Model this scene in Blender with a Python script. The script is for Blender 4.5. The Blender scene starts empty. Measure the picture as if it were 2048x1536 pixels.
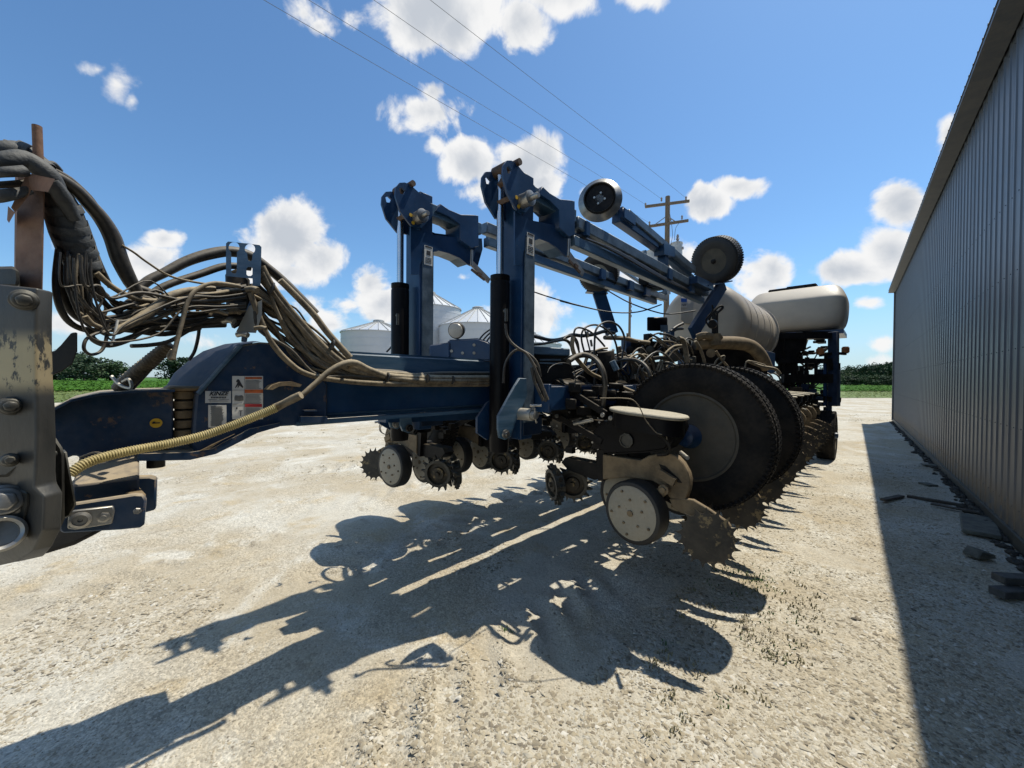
import bpy, bmesh, math, random
import numpy as np
from mathutils import Vector, Matrix, noise as mnoise
random.seed(7); rng = np.random.default_rng(7)
SC = bpy.context.scene; COL = SC.collection
# ------------------------------------------------------------------ camera, sky, sun, exposure
F = 770.0; H = 1.6; TH = math.atan(726/770)
cam_d = bpy.data.cameras.new('camera'); cam = bpy.data.objects.new('camera', cam_d); COL.objects.link(cam)
cam_d.sensor_width = 36; cam_d.lens = F/2048*36; cam_d.clip_start = .02; cam_d.clip_end = 6000
CR = Matrix.Rotation(TH, 4, 'Z') @ Matrix.Rotation(math.radians(90-.67), 4, 'X') @ Matrix.Rotation(math.radians(.43), 4, 'Z')
cam.matrix_world = Matrix.Translation((0, 0, H)) @ CR
SC.camera = cam
SUN = Vector((.131, .42, 1.0)).normalized()
sun_d = bpy.data.lights.new('sun', 'SUN'); sun_d.energy = 5.0; sun_d.angle = math.radians(.53); sun_d.color = (1, .945, .83)
sun = bpy.data.objects.new('sun', sun_d); COL.objects.link(sun)
sun.rotation_euler = SUN.to_track_quat('Z', 'Y').to_euler(); sun.location = (0, 0, 30)
SC.view_settings.view_transform = 'Standard'; SC.view_settings.look = 'None'
SC.view_settings.exposure = 0.0; SC.view_settings.gamma = 1.0
SC.view_settings.use_curve_mapping = False
SC.cycles.max_bounces = 6; SC.cycles.diffuse_bounces = 3; SC.cycles.glossy_bounces = 3

class NT:
    """small node-tree helper"""
    def __init__(s, t): s.t = t; s.n = t.nodes; s.l = t.links
    def new(s, typ, **k):
        n = s.n.new(typ)
        for a, b in k.items(): setattr(n, a, b)
        return n
    def put(s, sock, v):
        if isinstance(v, bpy.types.NodeSocket): s.l.new(v, sock)
        elif v is not None: sock.default_value = v
    def math(s, op, a, b=None, c=None, clamp=False):
        n = s.new('ShaderNodeMath', operation=op, use_clamp=clamp)
        s.put(n.inputs[0], a); s.put(n.inputs[1], b); s.put(n.inputs[2], c); return n.outputs[0]
    def vmath(s, op, a, b=None):
        n = s.new('ShaderNodeVectorMath', operation=op); s.put(n.inputs[0], a); s.put(n.inputs[1], b)
        return n.outputs['Value'] if op in ('DOT_PRODUCT', 'LENGTH', 'DISTANCE') else n.outputs[0]
    def mix(s, f, a, b):
        n = s.new('ShaderNodeMix', data_type='RGBA'); s.put(n.inputs[0], f)
        for i, v in ((6, a), (7, b)): s.put(n.inputs[i], v if isinstance(v, bpy.types.NodeSocket) else (*v[:3], 1))
        return n.outputs[2]
    def noise(s, vec, scale, detail=4, rough=.55, dist=0):
        n = s.new('ShaderNodeTexNoise'); s.put(n.inputs['Vector'], vec); n.inputs['Scale'].default_value = scale
        n.inputs['Detail'].default_value = detail; n.inputs['Roughness'].default_value = rough; n.inputs['Distortion'].default_value = dist
        return n.outputs['Fac']
    def smooth(s, v, a, b, lo=0., hi=1.):
        n = s.new('ShaderNodeMapRange', interpolation_type='SMOOTHSTEP'); s.put(n.inputs[0], v)
        n.inputs[1].default_value = a; n.inputs[2].default_value = b; n.inputs[3].default_value = lo; n.inputs[4].default_value = hi
        return n.outputs[0]
    def sep(s, v):
        n = s.new('ShaderNodeSeparateXYZ'); s.put(n.inputs[0], v); return n.outputs
    def comb(s, x, y, z):
        n = s.new('ShaderNodeCombineXYZ'); s.put(n.inputs[0], x); s.put(n.inputs[1], y); s.put(n.inputs[2], z); return n.outputs[0]

world = bpy.data.worlds.new('World'); SC.world = world; world.use_nodes = True
W = NT(world.node_tree); W.n.clear()
sky = W.new('ShaderNodeTexSky', sky_type='NISHITA', sun_disc=False)
sky.sun_elevation = math.asin(SUN.z); sky.sun_rotation = math.atan2(SUN.x, SUN.y)
sky.altitude = 100; sky.air_density = 1.0; sky.dust_density = .6; sky.ozone_density = 2.2
SKY_STRENGTH = .148
tc = W.new('ShaderNodeTexCoord').outputs['Generated']
FWD = Vector((-math.sin(TH), math.cos(TH), 0)); RGT = Vector((math.cos(TH), math.sin(TH), 0))
dz = W.vmath('DOT_PRODUCT', tc, tuple(FWD)); dx = W.vmath('DOT_PRODUCT', tc, tuple(RGT)); up = W.sep(tc)[2]
dzc = W.math('MAXIMUM', dz, .08)
su = W.math('DIVIDE', dx, dzc); sv = W.math('DIVIDE', up, dzc)
# cumulus clouds that stand in the sky: centre and half size in tangent units round the compass direction FWD
CL = [(870,20,140,95,1.0),(835,45,80,105,1.0),(905,60,60,70,.9),(1040,50,60,62,.8),(1110,0,110,50,.75),(1280,4,80,34,.55),(855,228,100,55,.8),(862,190,48,40,.7),(868,290,26,32,.45),
 (935,325,58,60,.95),(1050,335,75,75,1.05),(1075,370,60,58,.8),(985,385,85,45,.7),(575,480,88,88,1.1),(545,455,52,60,.9),(632,515,68,55,.9),(560,545,95,38,.8),
 (738,570,46,50,.75),(765,610,66,45,.75),(700,612,34,16,.4),(660,650,50,28,.45),(235,175,52,60,.5),(200,145,40,22,.4),(265,205,26,36,.4),(605,35,46,36,.42),(635,60,26,22,.36),
 (1402,405,52,42,.95),(1463,376,58,22,.6),(1540,540,58,54,.78),(1520,570,60,34,.6),(1690,540,95,40,.9),(1780,505,70,62,.9),(1800,415,60,58,.9),(1885,270,42,62,.7),(1760,685,60,22,.45),
 (1070,620,70,70,.85),(1030,650,70,50,.7),(325,480,42,22,.5),(300,525,75,36,.6),(110,490,36,50,.4),(120,650,110,44,.5),(420,690,95,34,.45),(720,690,110,48,.45),(1600,530,40,14,.3),(925,555,26,14,.3),
 (1180,690,90,52,.6),(1170,390,38,26,.45),(1740,605,50,18,.45),(30,610,70,40,.4),(560,620,70,30,.4),(1240,560,60,50,.5),(1350,530,60,50,.4),(1745,725,90,22,.34)]
mask = None
for (px, py, rx, ry, wt) in CL:
    a = W.math('MULTIPLY', W.math('SUBTRACT', su, (px-1024)/F), F/(rx*1.18))
    b = W.math('MULTIPLY', W.math('SUBTRACT', sv, (759+(px-1024)*.0073-py)/F), F/(ry*1.18))
    d = W.math('SQRT', W.math('ADD', W.math('MULTIPLY', a, a), W.math('MULTIPLY', b, b)))
    m = W.math('MULTIPLY', W.math('SUBTRACT', 1.0, d), wt)
    mask = m if mask is None else W.math('MAXIMUM', mask, m)
front = W.smooth(dz, .1, .3)
n_wide = W.noise(tc, 2.6, 3, .5)
out_u = W.smooth(W.math('ABSOLUTE', su), 1.38, 1.6); out_v = W.smooth(sv, 1.02, 1.25)
wild = W.math('MAXIMUM', W.math('MAXIMUM', out_u, out_v), W.math('SUBTRACT', 1.0, front))
wild_m = W.math('MULTIPLY', W.math('SUBTRACT', W.math('MULTIPLY', W.math('SUBTRACT', n_wide, .5), 4.0), .25), wild)
mask = W.math('MAXIMUM', W.math('MAXIMUM', mask, -.6), W.math('SUBTRACT', wild_m, W.math('MULTIPLY', W.math('SUBTRACT', 1.0, wild), .6)))
def dens(vec):
    f1 = W.noise(vec, 8.0, 8, .58, .3); f2 = W.noise(vec, 26, 5, .55)
    f = W.math('ADD', W.math('MULTIPLY', W.math('SUBTRACT', f1, .5), 1.75), W.math('MULTIPLY', W.math('SUBTRACT', f2, .5), .34))
    return f
f0 = dens(tc); f1 = dens(W.vmath('ADD', tc, (.012, .022, .03)))
den = W.math('ADD', mask, f0)
alpha = W.smooth(den, .13, .43)
alpha = W.math('MULTIPLY', alpha, W.smooth(up, -.02, .07, .35, 1.0))
den2 = W.math('ADD', mask, f1)
core = W.math('ADD', W.smooth(W.math('SUBTRACT', den2, W.math('MULTIPLY', f0, .3)), .22, 1.0, 0., .75), 0.0)  # shading painted into cloud colour: greyer where the sunward sample is dense
ccol = W.mix(core, (1.0, 1.0, 1.0), (.47, .53, .62))
skc = W.new('ShaderNodeVectorMath', operation='SCALE'); W.l.new(sky.outputs[0], skc.inputs[0]); skc.inputs[3].default_value = SKY_STRENGTH
hz = W.smooth(up, 0.0, .20, .62, 0.0)
tint = W.vmath('MULTIPLY', skc.outputs[0], (.70, .95, 1.09))
base = W.mix(hz, tint, (.56, .68, .80))
cl_b = W.new('ShaderNodeVectorMath', operation='SCALE'); W.l.new(ccol, cl_b.inputs[0]); cl_b.inputs[3].default_value = .93
fin = W.mix(alpha, base, cl_b.outputs[0])
bg = W.new('ShaderNodeBackground'); W.l.new(fin, bg.inputs[0]); bg.inputs[1].default_value = 1.0
W.l.new(bg.outputs[0], W.new('ShaderNodeOutputWorld').inputs[0])

# ------------------------------------------------------------------ measuring helpers: a photo pixel put on a real plane of the place
C0 = Vector((0, 0, H)); M3 = CR.to_3x3()
def ray(px, py): return M3 @ Vector(((px-1024)/F, -(py-768)/F, -1.0))
def at(px, py, z): return C0 + ray(px, py)*z
def onx(px, py, X): d = ray(px, py); return C0 + d*(X/d.x)
def ony(px, py, Y): d = ray(px, py); return C0 + d*(Y/d.y)
def onz(px, py, Z): d = ray(px, py); return C0 + d*((Z-H)/d.z)
V = Vector

# ------------------------------------------------------------------ materials
MATS = {}
def mat(name, col, rough=.5, metal=0., var=.18, dust=0., top=0., dcol=(.40, .32, .21), ns=5., bump=0., bs=60., spec=.5, stretch=None, spots=None, coat=0., zmask=None):
    m = bpy.data.materials.new(name); m.use_nodes = True; MATS[name] = m
    N = NT(m.node_tree); N.n.clear()
    g = N.new('ShaderNodeNewGeometry'); pos = g.outputs['Position']
    if stretch: pos = N.vmath('MULTIPLY', pos, stretch)
    n1 = N.noise(pos, ns, 6, .6); n2 = N.noise(pos, ns*6.3, 5, .6)
    c = N.mix(N.smooth(n1, .3, .7), tuple(x*(1-var) for x in col), tuple(min(1, x*(1+var)) for x in col))
    r = rough
    if spots:   # (colour, scale, threshold, amount)
        ns_ = N.noise(pos, spots[1], 7, .7); k_ = N.smooth(ns_, spots[2], spots[2]+.06, 0, spots[3])
        if zmask: k_ = N.math('MULTIPLY', k_, N.smooth(N.math('ABSOLUTE', N.math('SUBTRACT', N.sep(g.outputs['Position'])[2], zmask[0])), zmask[1]*1.3, zmask[1]*.6))
        c = N.mix(k_, c, spots[0])
    if dust or top:
        nz = N.sep(g.outputs['Normal'])[2]
        t = N.math('MULTIPLY', N.smooth(nz, -.1, .9), top)
        dd = N.math('MULTIPLY', N.smooth(N.math('ADD', N.math('MULTIPLY', n1, .6), N.math('MULTIPLY', n2, .4)), .36, .66), dust)
        k = N.math('ADD', dd, N.math('MULTIPLY', t, N.smooth(n2, .2, .6, .45, 1.)), clamp=True)
        c = N.mix(k, c, dcol); r = N.math('ADD', rough, N.math('MULTIPLY', k, max(0., .85-rough)))
    b = N.new('ShaderNodeBsdfPrincipled'); N.put(b.inputs['Base Color'], c); N.put(b.inputs['Roughness'], r)
    b.inputs['Metallic'].default_value = metal; b.inputs['Specular IOR Level'].default_value = spec
    if coat: b.inputs['Coat Weight'].default_value = coat; b.inputs['Coat Roughness'].default_value = .15
    if bump:
        bn = N.new('ShaderNodeBump'); bn.inputs['Strength'].default_value = bump; bn.inputs['Distance'].default_value = .01
        N.put(bn.inputs['Height'], N.noise(pos, bs, 4, .6)); N.l.new(bn.outputs[0], b.inputs['Normal'])
    N.l.new(b.outputs[0], N.new('ShaderNodeOutputMaterial').inputs[0]); return m
BLUE = mat('blue_paint', (.005, .036, .098), .30, 0, .25, .03, .25, ns=3, spots=((.16, .13, .10), 34, .655, .55), bump=.05, bs=200, coat=.06, spec=.35)
BLUE_D = mat('dusty_blue_paint', (.003, .028, .074), .42, 0, .25, .06, .85, ns=4, spec=.28, spots=((.19, .115, .06), 12, .59, .55))
BLUE_L = mat('weathered_blue_paint', (.028, .085, .150), .33, .1, .25, .14, .55, dcol=(.34, .35, .34), ns=6, stretch=(1, .3, 3), bump=.06, bs=120)
BLUE_M = mat('matt_blue_paint', (.003, .018, .048), .6, 0, .25, .05, .10, ns=4, spec=.2)
RUST_D = mat('dark_greasy_rust', (.055, .032, .020), .7, 0, .4, .2, .3, dcol=(.14, .09, .055), ns=14)
STEEL_B = mat('grey_blue_steel', (.075, .115, .155), .34, .35, .3, .12, .5, dcol=(.40, .41, .40), ns=8)
BLACK = mat('black_iron', (.006, .006, .007), .45, 0, .3, .025, .16, ns=8, spec=.14)
BLACK2 = mat('black_plastic', (.005, .005, .006), .34, 0, .2, .004, .06, ns=8, spec=.10)
RUBBER = mat('tyre_rubber', (.010, .0095, .009), .75, 0, .25, .20, .05, dcol=(.085, .064, .042), ns=7, bump=.2, bs=60, spec=.2)
RUBBER_C = mat('clean_rubber', (.011, .011, .011), .58, 0, .25, .06, .10, dcol=(.15, .12, .08), ns=6)
HOSE_B = mat('dusty_black_hose', (.012, .0115, .011), .45, 0, .2, .10, .48, dcol=(.30, .245, .165), ns=12)
HOSE_K = mat('black_hose', (.012, .012, .012), .38, 0, .2, .06, .28, dcol=(.30, .26, .2), ns=12)
HOSE_T = mat('dirt_coated_hose', (.075, .058, .038), .65, 0, .3, .30, .75, dcol=(.42, .34, .22), ns=14, bump=.1, bs=200)
WRAP = mat('grey_fabric_wrap', (.035, .040, .044), .6, 0, .35, .12, .32, dcol=(.24, .22, .18), ns=10, bump=.3, bs=60)
YELLOW_H = mat('yellow_dusty_conduit', (.42, .34, .13), .6, 0, .25, .3, .3, dcol=(.42, .34, .2), ns=10)
TAN = mat('dirt_covered_iron', (.150, .106, .056), .75, 0, .4, .35, .45, dcol=(.24, .175, .10), ns=9, bump=.2, bs=90, spots=((.03, .025, .02), 16, .62, .5))
CREAM = mat('cream_wheel_paint', (.31, .28, .215), .5, 0, .15, .35, .2, dcol=(.20, .145, .08), ns=9, spots=((.15, .10, .05), 18, .60, .6))
RIM = mat('dusty_grey_rim', (.080, .072, .056), .6, .0, .25, .4, .2, dcol=(.085, .064, .040), ns=6, spec=.25, spots=((.05, .04, .03), 12, .62, .5))
DISC = mat('muddy_dark_disc', (.030, .026, .020), .5, .3, .4, .15, .12, dcol=(.14, .105, .06), ns=9, spots=((.26, .19, .09), 13, .56, .75))
LID = mat('lid_plastic', (.16, .15, .12), .5, 0, .2, .3, .85, dcol=(.44, .39, .29), ns=9)
TANK = mat('beige_plastic_tank', (.42, .365, .29), .42, 0, .07, .16, .15, dcol=(.42, .35, .24), ns=4)
CHROME = mat('chrome_rod', (.62, .62, .62), .18, 1, .1, .05)
ZINC = mat('zinc_steel', (.45, .44, .40), .35, .8, .2, .2, .3)
SILVER = mat('worn_steel', (.30, .30, .29), .35, .85, .3, .2, .2, ns=10)
DARKM = mat('dark_worn_hitch_metal', (.030, .030, .028), .42, .3, .35, .20, .30, dcol=(.20, .18, .13), ns=6, bump=.1, bs=70, spots=((.16, .15, .12), 22, .6, .5))
SCUFF = mat('scuffed_hitch_metal', (.050, .050, .047), .40, .35, .3, .10, .15, dcol=(.20, .17, .12), ns=6, stretch=(1, 1, .45), spots=((.44, .35, .20), 20, .43, .9), bump=.1, bs=70, zmask=(1.635, .07))
RUST = mat('rusty_post_steel', (.17, .085, .05), .8, 0, .35, .3, .4, dcol=(.30, .20, .13), ns=9, bump=.15, bs=80)
WHITE = mat('white_decal', (.62, .60, .55), .5, 0, .08, .15, 0, dcol=(.4, .34, .24), ns=20)
INK = mat('black_print', (.02, .02, .022), .6); ORANGE = mat('orange_print', (.40, .09, .02), .6, var=.3, ns=30); RED = mat('red_print', (.42, .03, .03), .6)
BLUEINK = mat('blue_print', (.03, .12, .42), .5); YEL = mat('yellow_decal', (.60, .36, .02), .5)
GLASS = mat('lamp_lens', (.42, .40, .36), .15, 0, .1, .3, .2); AMBER = mat('amber_lens', (.30, .12, .04), .3)

# ------------------------------------------------------------------ mesh building
class MB:
    def __init__(s, tf=None): s.v = []; s.f = []; s.tf = tf
    def add(s, vs, fs):
        o = len(s.v); s.v += [V(p) for p in vs]; s.f += [[i+o for i in f] for f in fs]; return s
    def box(s, c, size, rot=None):
        hx, hy, hz = size[0]/2, size[1]/2, size[2]/2; c = V(c)
        p = [V((x, y, z)) for x in (-hx, hx) for y in (-hy, hy) for z in (-hz, hz)]
        if rot: p = [rot @ q for q in p]
        return s.add([c+q for q in p], [(0, 1, 3, 2), (4, 6, 7, 5), (0, 4, 5, 1), (2, 3, 7, 6), (0, 2, 6, 4), (1, 5, 7, 3)])
    def bar(s, a, b, w, h, upv=(0, 0, 1)):
        a = V(a); b = V(b); d = (b-a); L = d.length; d.normalize()
        x = d.cross(V(upv)); x.normalize() if x.length > 1e-6 else None
        if x.length < 1e-6: x = V((1, 0, 0))
        z = x.cross(d)
        R = Matrix((x, d, z)).transposed()
        return s.box((a+b)/2, (w, L, h), R)
    def plate(s, pts, ext):
        """polygon pushed along ext"""
        n = len(pts); e = V(ext); a = [V(p) for p in pts]; b = [p+e for p in a]
        return s.add(a+b, [list(range(n)), list(range(2*n-1, n-1, -1))]+[(i, (i+1) % n, n+(i+1) % n, n+i) for i in range(n)])
    def lathe(s, prof, c, axis, n=24, cap=True):
        ax = V(axis).normalized(); x = ax.orthogonal().normalized(); y = ax.cross(x); c = V(c); vs = []
        for (r, h) in prof:
            for k in range(n):
                t = 2*math.pi*k/n; vs.append(c+ax*h+(x*math.cos(t)+y*math.sin(t))*r)
        fs = [(j*n+k, j*n+(k+1) % n, (j+1)*n+(k+1) % n, (j+1)*n+k) for j in range(len(prof)-1) for k in range(n)]
        if cap: fs += [list(range(n))[::-1], list(range((len(prof)-1)*n, len(prof)*n))]
        return s.add(vs, fs)
    def cyl(s, a, b, r, n=16):
        a = V(a); b = V(b); return s.lathe([(r, 0), (r, (b-a).length)], a, b-a, n)
    def holed(s, outer, holes, ext):
        """flat plate with real holes, pushed along ext"""
        bm = bmesh.new(); es = []
        for L in [outer]+holes:
            vs = [bm.verts.new(V(p)) for p in L]
            es += [bm.edges.new((vs[i], vs[(i+1) % len(vs)])) for i in range(len(vs))]
        bmesh.ops.triangle_fill(bm, edges=es, use_beauty=True)
        bm.verts.index_update(); co = [v.co.copy() for v in bm.verts]; fs = [[v.index for v in f.verts] for f in bm.faces]; bm.free()
        n = len(co); e = V(ext); f2 = fs+[[i+n for i in f[::-1]] for f in fs]; k = 0
        for L in [outer]+holes:
            m = len(L); f2 += [(k+i, k+(i+1) % m, n+k+(i+1) % m, n+k+i) for i in range(m)]; k += m
        return s.add(co+[p+e for p in co], f2)
    def tube(s, pts, r, n=7, sub=4, ridge=0., ridge_n=0, smooth=True):
        pts = [V(p) for p in pts]; rr = r if isinstance(r, (list, tuple)) else [r]*len(pts)
        P = []; Q = []
        if smooth and len(pts) > 2:
            for i in range(len(pts)-1):
                p0 = pts[max(i-1, 0)]; p1 = pts[i]; p2 = pts[i+1]; p3 = pts[min(i+2, len(pts)-1)]
                for k in range(sub):
                    t = k/sub
                    P.append(.5*((2*p1)+(p2-p0)*t+(2*p0-5*p1+4*p2-p3)*t*t+(3*p1-p0-3*p2+p3)*t**3)); Q.append(rr[i]*(1-t)+rr[i+1]*t)
            P.append(pts[-1]); Q.append(rr[-1])
        else: P = pts; Q = rr
        if ridge_n:
            L = [0.]
            for i in range(1, len(P)): L.append(L[-1]+(P[i]-P[i-1]).length)
            NP = []; NQ = []; T = ridge_n*4; j = 0
            for k in range(T+1):
                d = L[-1]*k/T
                while j < len(L)-2 and L[j+1] < d: j += 1
                t = (d-L[j])/max(1e-9, L[j+1]-L[j]); NP.append(P[j].lerp(P[j+1], t))
                NQ.append((Q[j]*(1-t)+Q[j+1]*t)*(1+ridge*(1, .3, -1, .3)[k % 4]))
            P, Q = NP, NQ
        t0 = (P[1]-P[0]).normalized(); x = t0.orthogonal().normalized(); vs = []
        for i, p in enumerate(P):
            t = (P[min(i+1, len(P)-1)]-P[max(i-1, 0)]); t = t.normalized() if t.length > 1e-9 else t0
            x = (x-t*x.dot(t)); x = x.normalized() if x.length > 1e-6 else t.orthogonal().normalized(); y = t.cross(x)
            for k in range(n):
                a = 2*math.pi*k/n; vs.append(p+(x*math.cos(a)+y*math.sin(a))*Q[i])
        m = len(P); fs = [(j*n+k, j*n+(k+1) % n, (j+1)*n+(k+1) % n, (j+1)*n+k) for j in range(m-1) for k in range(n)]
        fs += [list(range(n))[::-1], list(range((m-1)*n, m*n))]
        return s.add(vs, fs)
    def build(s, name, material, parent=None, bevel=0., smooth=40, origin=None):
        vs = [s.tf(p) for p in s.v] if s.tf else s.v
        me = bpy.data.meshes.new(name); me.from_pydata(vs, [], s.f)
        bm = bmesh.new(); bm.from_mesh(me); bmesh.ops.recalc_face_normals(bm, faces=bm.faces)
        if bevel:
            es = [e for e in bm.edges if len(e.link_faces) == 2 and e.calc_face_angle(0) > math.radians(50)]
            bmesh.ops.bevel(bm, geom=es, offset=bevel, segments=1 if bevel < .012 else 3, affect='EDGES', clamp_overlap=True)
        c = V(origin) if origin is not None else sum((v.co for v in bm.verts), V())/max(1, len(bm.verts))
        bmesh.ops.translate(bm, verts=bm.verts, vec=-c); bm.to_mesh(me); bm.free()
        if smooth:
            me.shade_smooth(); me.set_sharp_from_angle(angle=math.radians(smooth))
        return link(name, me, material, parent, c)
WO = {}
def link(name, me, material, parent, c):
    o = bpy.data.objects.new(name, me); COL.objects.link(o)
    if material and not me.materials: me.materials.append(material)
    WO[o.name] = V(c)
    if parent: o.parent = parent; o.location = V(c)-WO[parent.name]
    else: o.location = c
    return o
def tag(o, label=None, cat=None, group=None, kind=None):
    for k, v in (('label', label), ('category', cat), ('group', group), ('kind', kind)):
        if v: o[k] = v
    return o
def empty(name, loc, **k):
    o = bpy.data.objects.new(name, None); COL.objects.link(o); o.location = loc; WO[o.name] = V(loc); o.empty_display_size = .2; return tag(o, **k)
def copy_tree(o, parent=None, loc=None):
    c = o.copy(); COL.objects.link(c)
    if parent: c.parent = parent
    if loc is not None: c.location = loc
    for ch in list(o.children): copy_tree(ch, c)
    return c
# ------------------------------------------------------------------ ground
def vnoise(x, y, s, seed):
    x = x*s+seed*17.3; y = y*s+seed*7.9; xi = np.floor(x).astype(np.int64); yi = np.floor(y).astype(np.int64); fx = x-xi; fy = y-yi
    def h(a, b):
        n = (a*374761393+b*668265263+seed*69069) & 0xffffffff; n = ((n ^ (n >> 13))*1274126177) & 0xffffffff
        return ((n ^ (n >> 16)) & 0xffff)/65535.
    fx = fx*fx*(3-2*fx); fy = fy*fy*(3-2*fy)
    return (h(xi, yi)*(1-fx)+h(xi+1, yi)*fx)*(1-fy)+(h(xi, yi+1)*(1-fx)+h(xi+1, yi+1)*fx)*fy-.5
def gh(x, y):
    x = np.asarray(x, float); y = np.asarray(y, float)
    z = .05*vnoise(x, y, .35, 1)+.03*vnoise(x, y, 1.1, 2)+.016*vnoise(x, y, 3.1, 3)+.011*vnoise(x, y, 7.3, 4)+.008*vnoise(x, y, 15., 5)
    for k, xc in enumerate((-7.2, -5.3, -1.72, -3.15, -4.2)):           # shallow wheel tracks with lug bars
        w = np.exp(-((x-xc-.25*np.sin(y*.3+k))/.22)**2); z = z-.022*w+.030*w*np.clip(np.sin(y*23+np.abs(x-xc)*16), -.3, 1)*np.clip(vnoise(x, y, .6, 20+k)*4+.4, 0, 1)
    r = np.hypot(x, y); return z*np.clip(1.6-r/40, .25, 1)-.004
def axis(lo, hi, st, far, g=1.16):
    a = list(np.arange(lo, hi, st)); d = st
    while a[-1] < far: d *= g; a.append(a[-1]+d)
    d = st
    while a[0] > -far: d *= g; a.insert(0, a[0]-d)
    return np.array(a)
gx = axis(-11, 2.6, .045, 160); gy = axis(-1.2, 9, .045, 160); GX, GY = np.meshgrid(gx, gy, indexing='ij'); GZ = gh(GX, GY)
me = bpy.data.meshes.new('gravel_yard'); nx, ny = GX.shape
me.vertices.add(nx*ny); me.vertices.foreach_set('co', np.stack([GX, GY, GZ], -1).astype(np.float32).ravel())
ii = (np.arange(nx-1)[:, None]*ny+np.arange(ny-1)[None]).ravel(); q = np.stack([ii, ii+ny, ii+ny+1, ii+1], -1).ravel().astype(np.int32)
me.loops.add(len(q)); me.polygons.add(len(q)//4); me.loops.foreach_set('vertex_index', q); me.polygons.foreach_set('loop_start', np.arange(0, len(q), 4, dtype=np.int32))
me.update(calc_edges=True); me.shade_smooth()
def gravel_mat():
    m = bpy.data.materials.new('crushed_limestone'); m.use_nodes = True; N = NT(m.node_tree); N.n.clear()
    p = N.new('ShaderNodeNewGeometry').outputs['Position']
    big = N.noise(p, .55, 5, .6, .4); mid = N.noise(p, 2.3, 6, .65, .3); fine = N.noise(p, 38, 5, .7); tiny = N.noise(p, 150, 3, .7)
    c = N.mix(N.smooth(big, .38, .62), (.50, .465, .385), (.41, .35, .25))
    c = N.mix(N.smooth(mid, .52, .72, 0, .7), c, (.42, .33, .195))
    c = N.mix(N.smooth(N.noise(p, 1.3, 6, .7, .5), .5, .68, 0, .75), c, (.585, .56, .485))
    c = N.mix(N.smooth(N.noise(p, 4.7, 5, .7), .56, .74, 0, .65), c, (.20, .165, .115))
    def vor(s, feat='F1'):
        v = N.new('ShaderNodeTexVoronoi', feature=feat); N.put(v.inputs['Vector'], N.vmath('ADD', p, (0, 0, 0))); v.inputs['Scale'].default_value = s; return v
    v1 = vor(85); v2 = vor(190)
    cv = N.sep(v1.outputs['Color'])[0]; cv2 = N.sep(v2.outputs['Color'])[1]
    patch = N.smooth(N.noise(p, .9, 4, .6), .40, .6)
    sh = N.math('ADD', N.math('MULTIPLY', N.math('SUBTRACT', cv, .5), .75), N.math('MULTIPLY', N.math('SUBTRACT', cv2, .5), .5))
    sh = N.math('ADD', sh, N.math('MULTIPLY', N.math('SUBTRACT', fine, .5), .9))
    k = N.math('ADD', 1.0, N.math('MULTIPLY', sh, N.math('ADD', .30, N.math('MULTIPLY', patch, .42))))
    cs = N.new('ShaderNodeVectorMath', operation='SCALE'); N.put(cs.inputs[0], c); N.put(cs.inputs[3], k)
    b = N.new('ShaderNodeBsdfPrincipled'); N.put(b.inputs['Base Color'], cs.outputs[0]); b.inputs['Roughness'].default_value = .9; b.inputs['Specular IOR Level'].default_value = .25
    hgt = N.math('ADD', N.math('MULTIPLY', N.math('SUBTRACT', 1.0, v1.outputs['Distance']), .35), N.math('ADD', N.math('MULTIPLY', fine, 1.0), N.math('MULTIPLY', tiny, .35)))
    bn = N.new('ShaderNodeBump'); bn.inputs['Strength'].default_value = .8; bn.inputs['Distance'].default_value = .010; N.put(bn.inputs['Height'], hgt); N.l.new(bn.outputs[0], b.inputs['Normal'])
    N.l.new(b.outputs[0], N.new('ShaderNodeOutputMaterial').inputs[0]); return m
GRAVEL = gravel_mat(); me.materials.append(GRAVEL)
yard = bpy.data.objects.new('gravel_yard', me); COL.objects.link(yard); tag(yard, kind='structure')
SOIL = mat('grassy_soil', (.06, .085, .028), .9, ns=.2, var=.3)
g = MB(); g.add([(3500*math.cos(a*math.pi/24), 3500*math.sin(a*math.pi/24), -.25) for a in range(48)], [list(range(48))]); tag(g.build('ground', SOIL), kind='structure')

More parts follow.
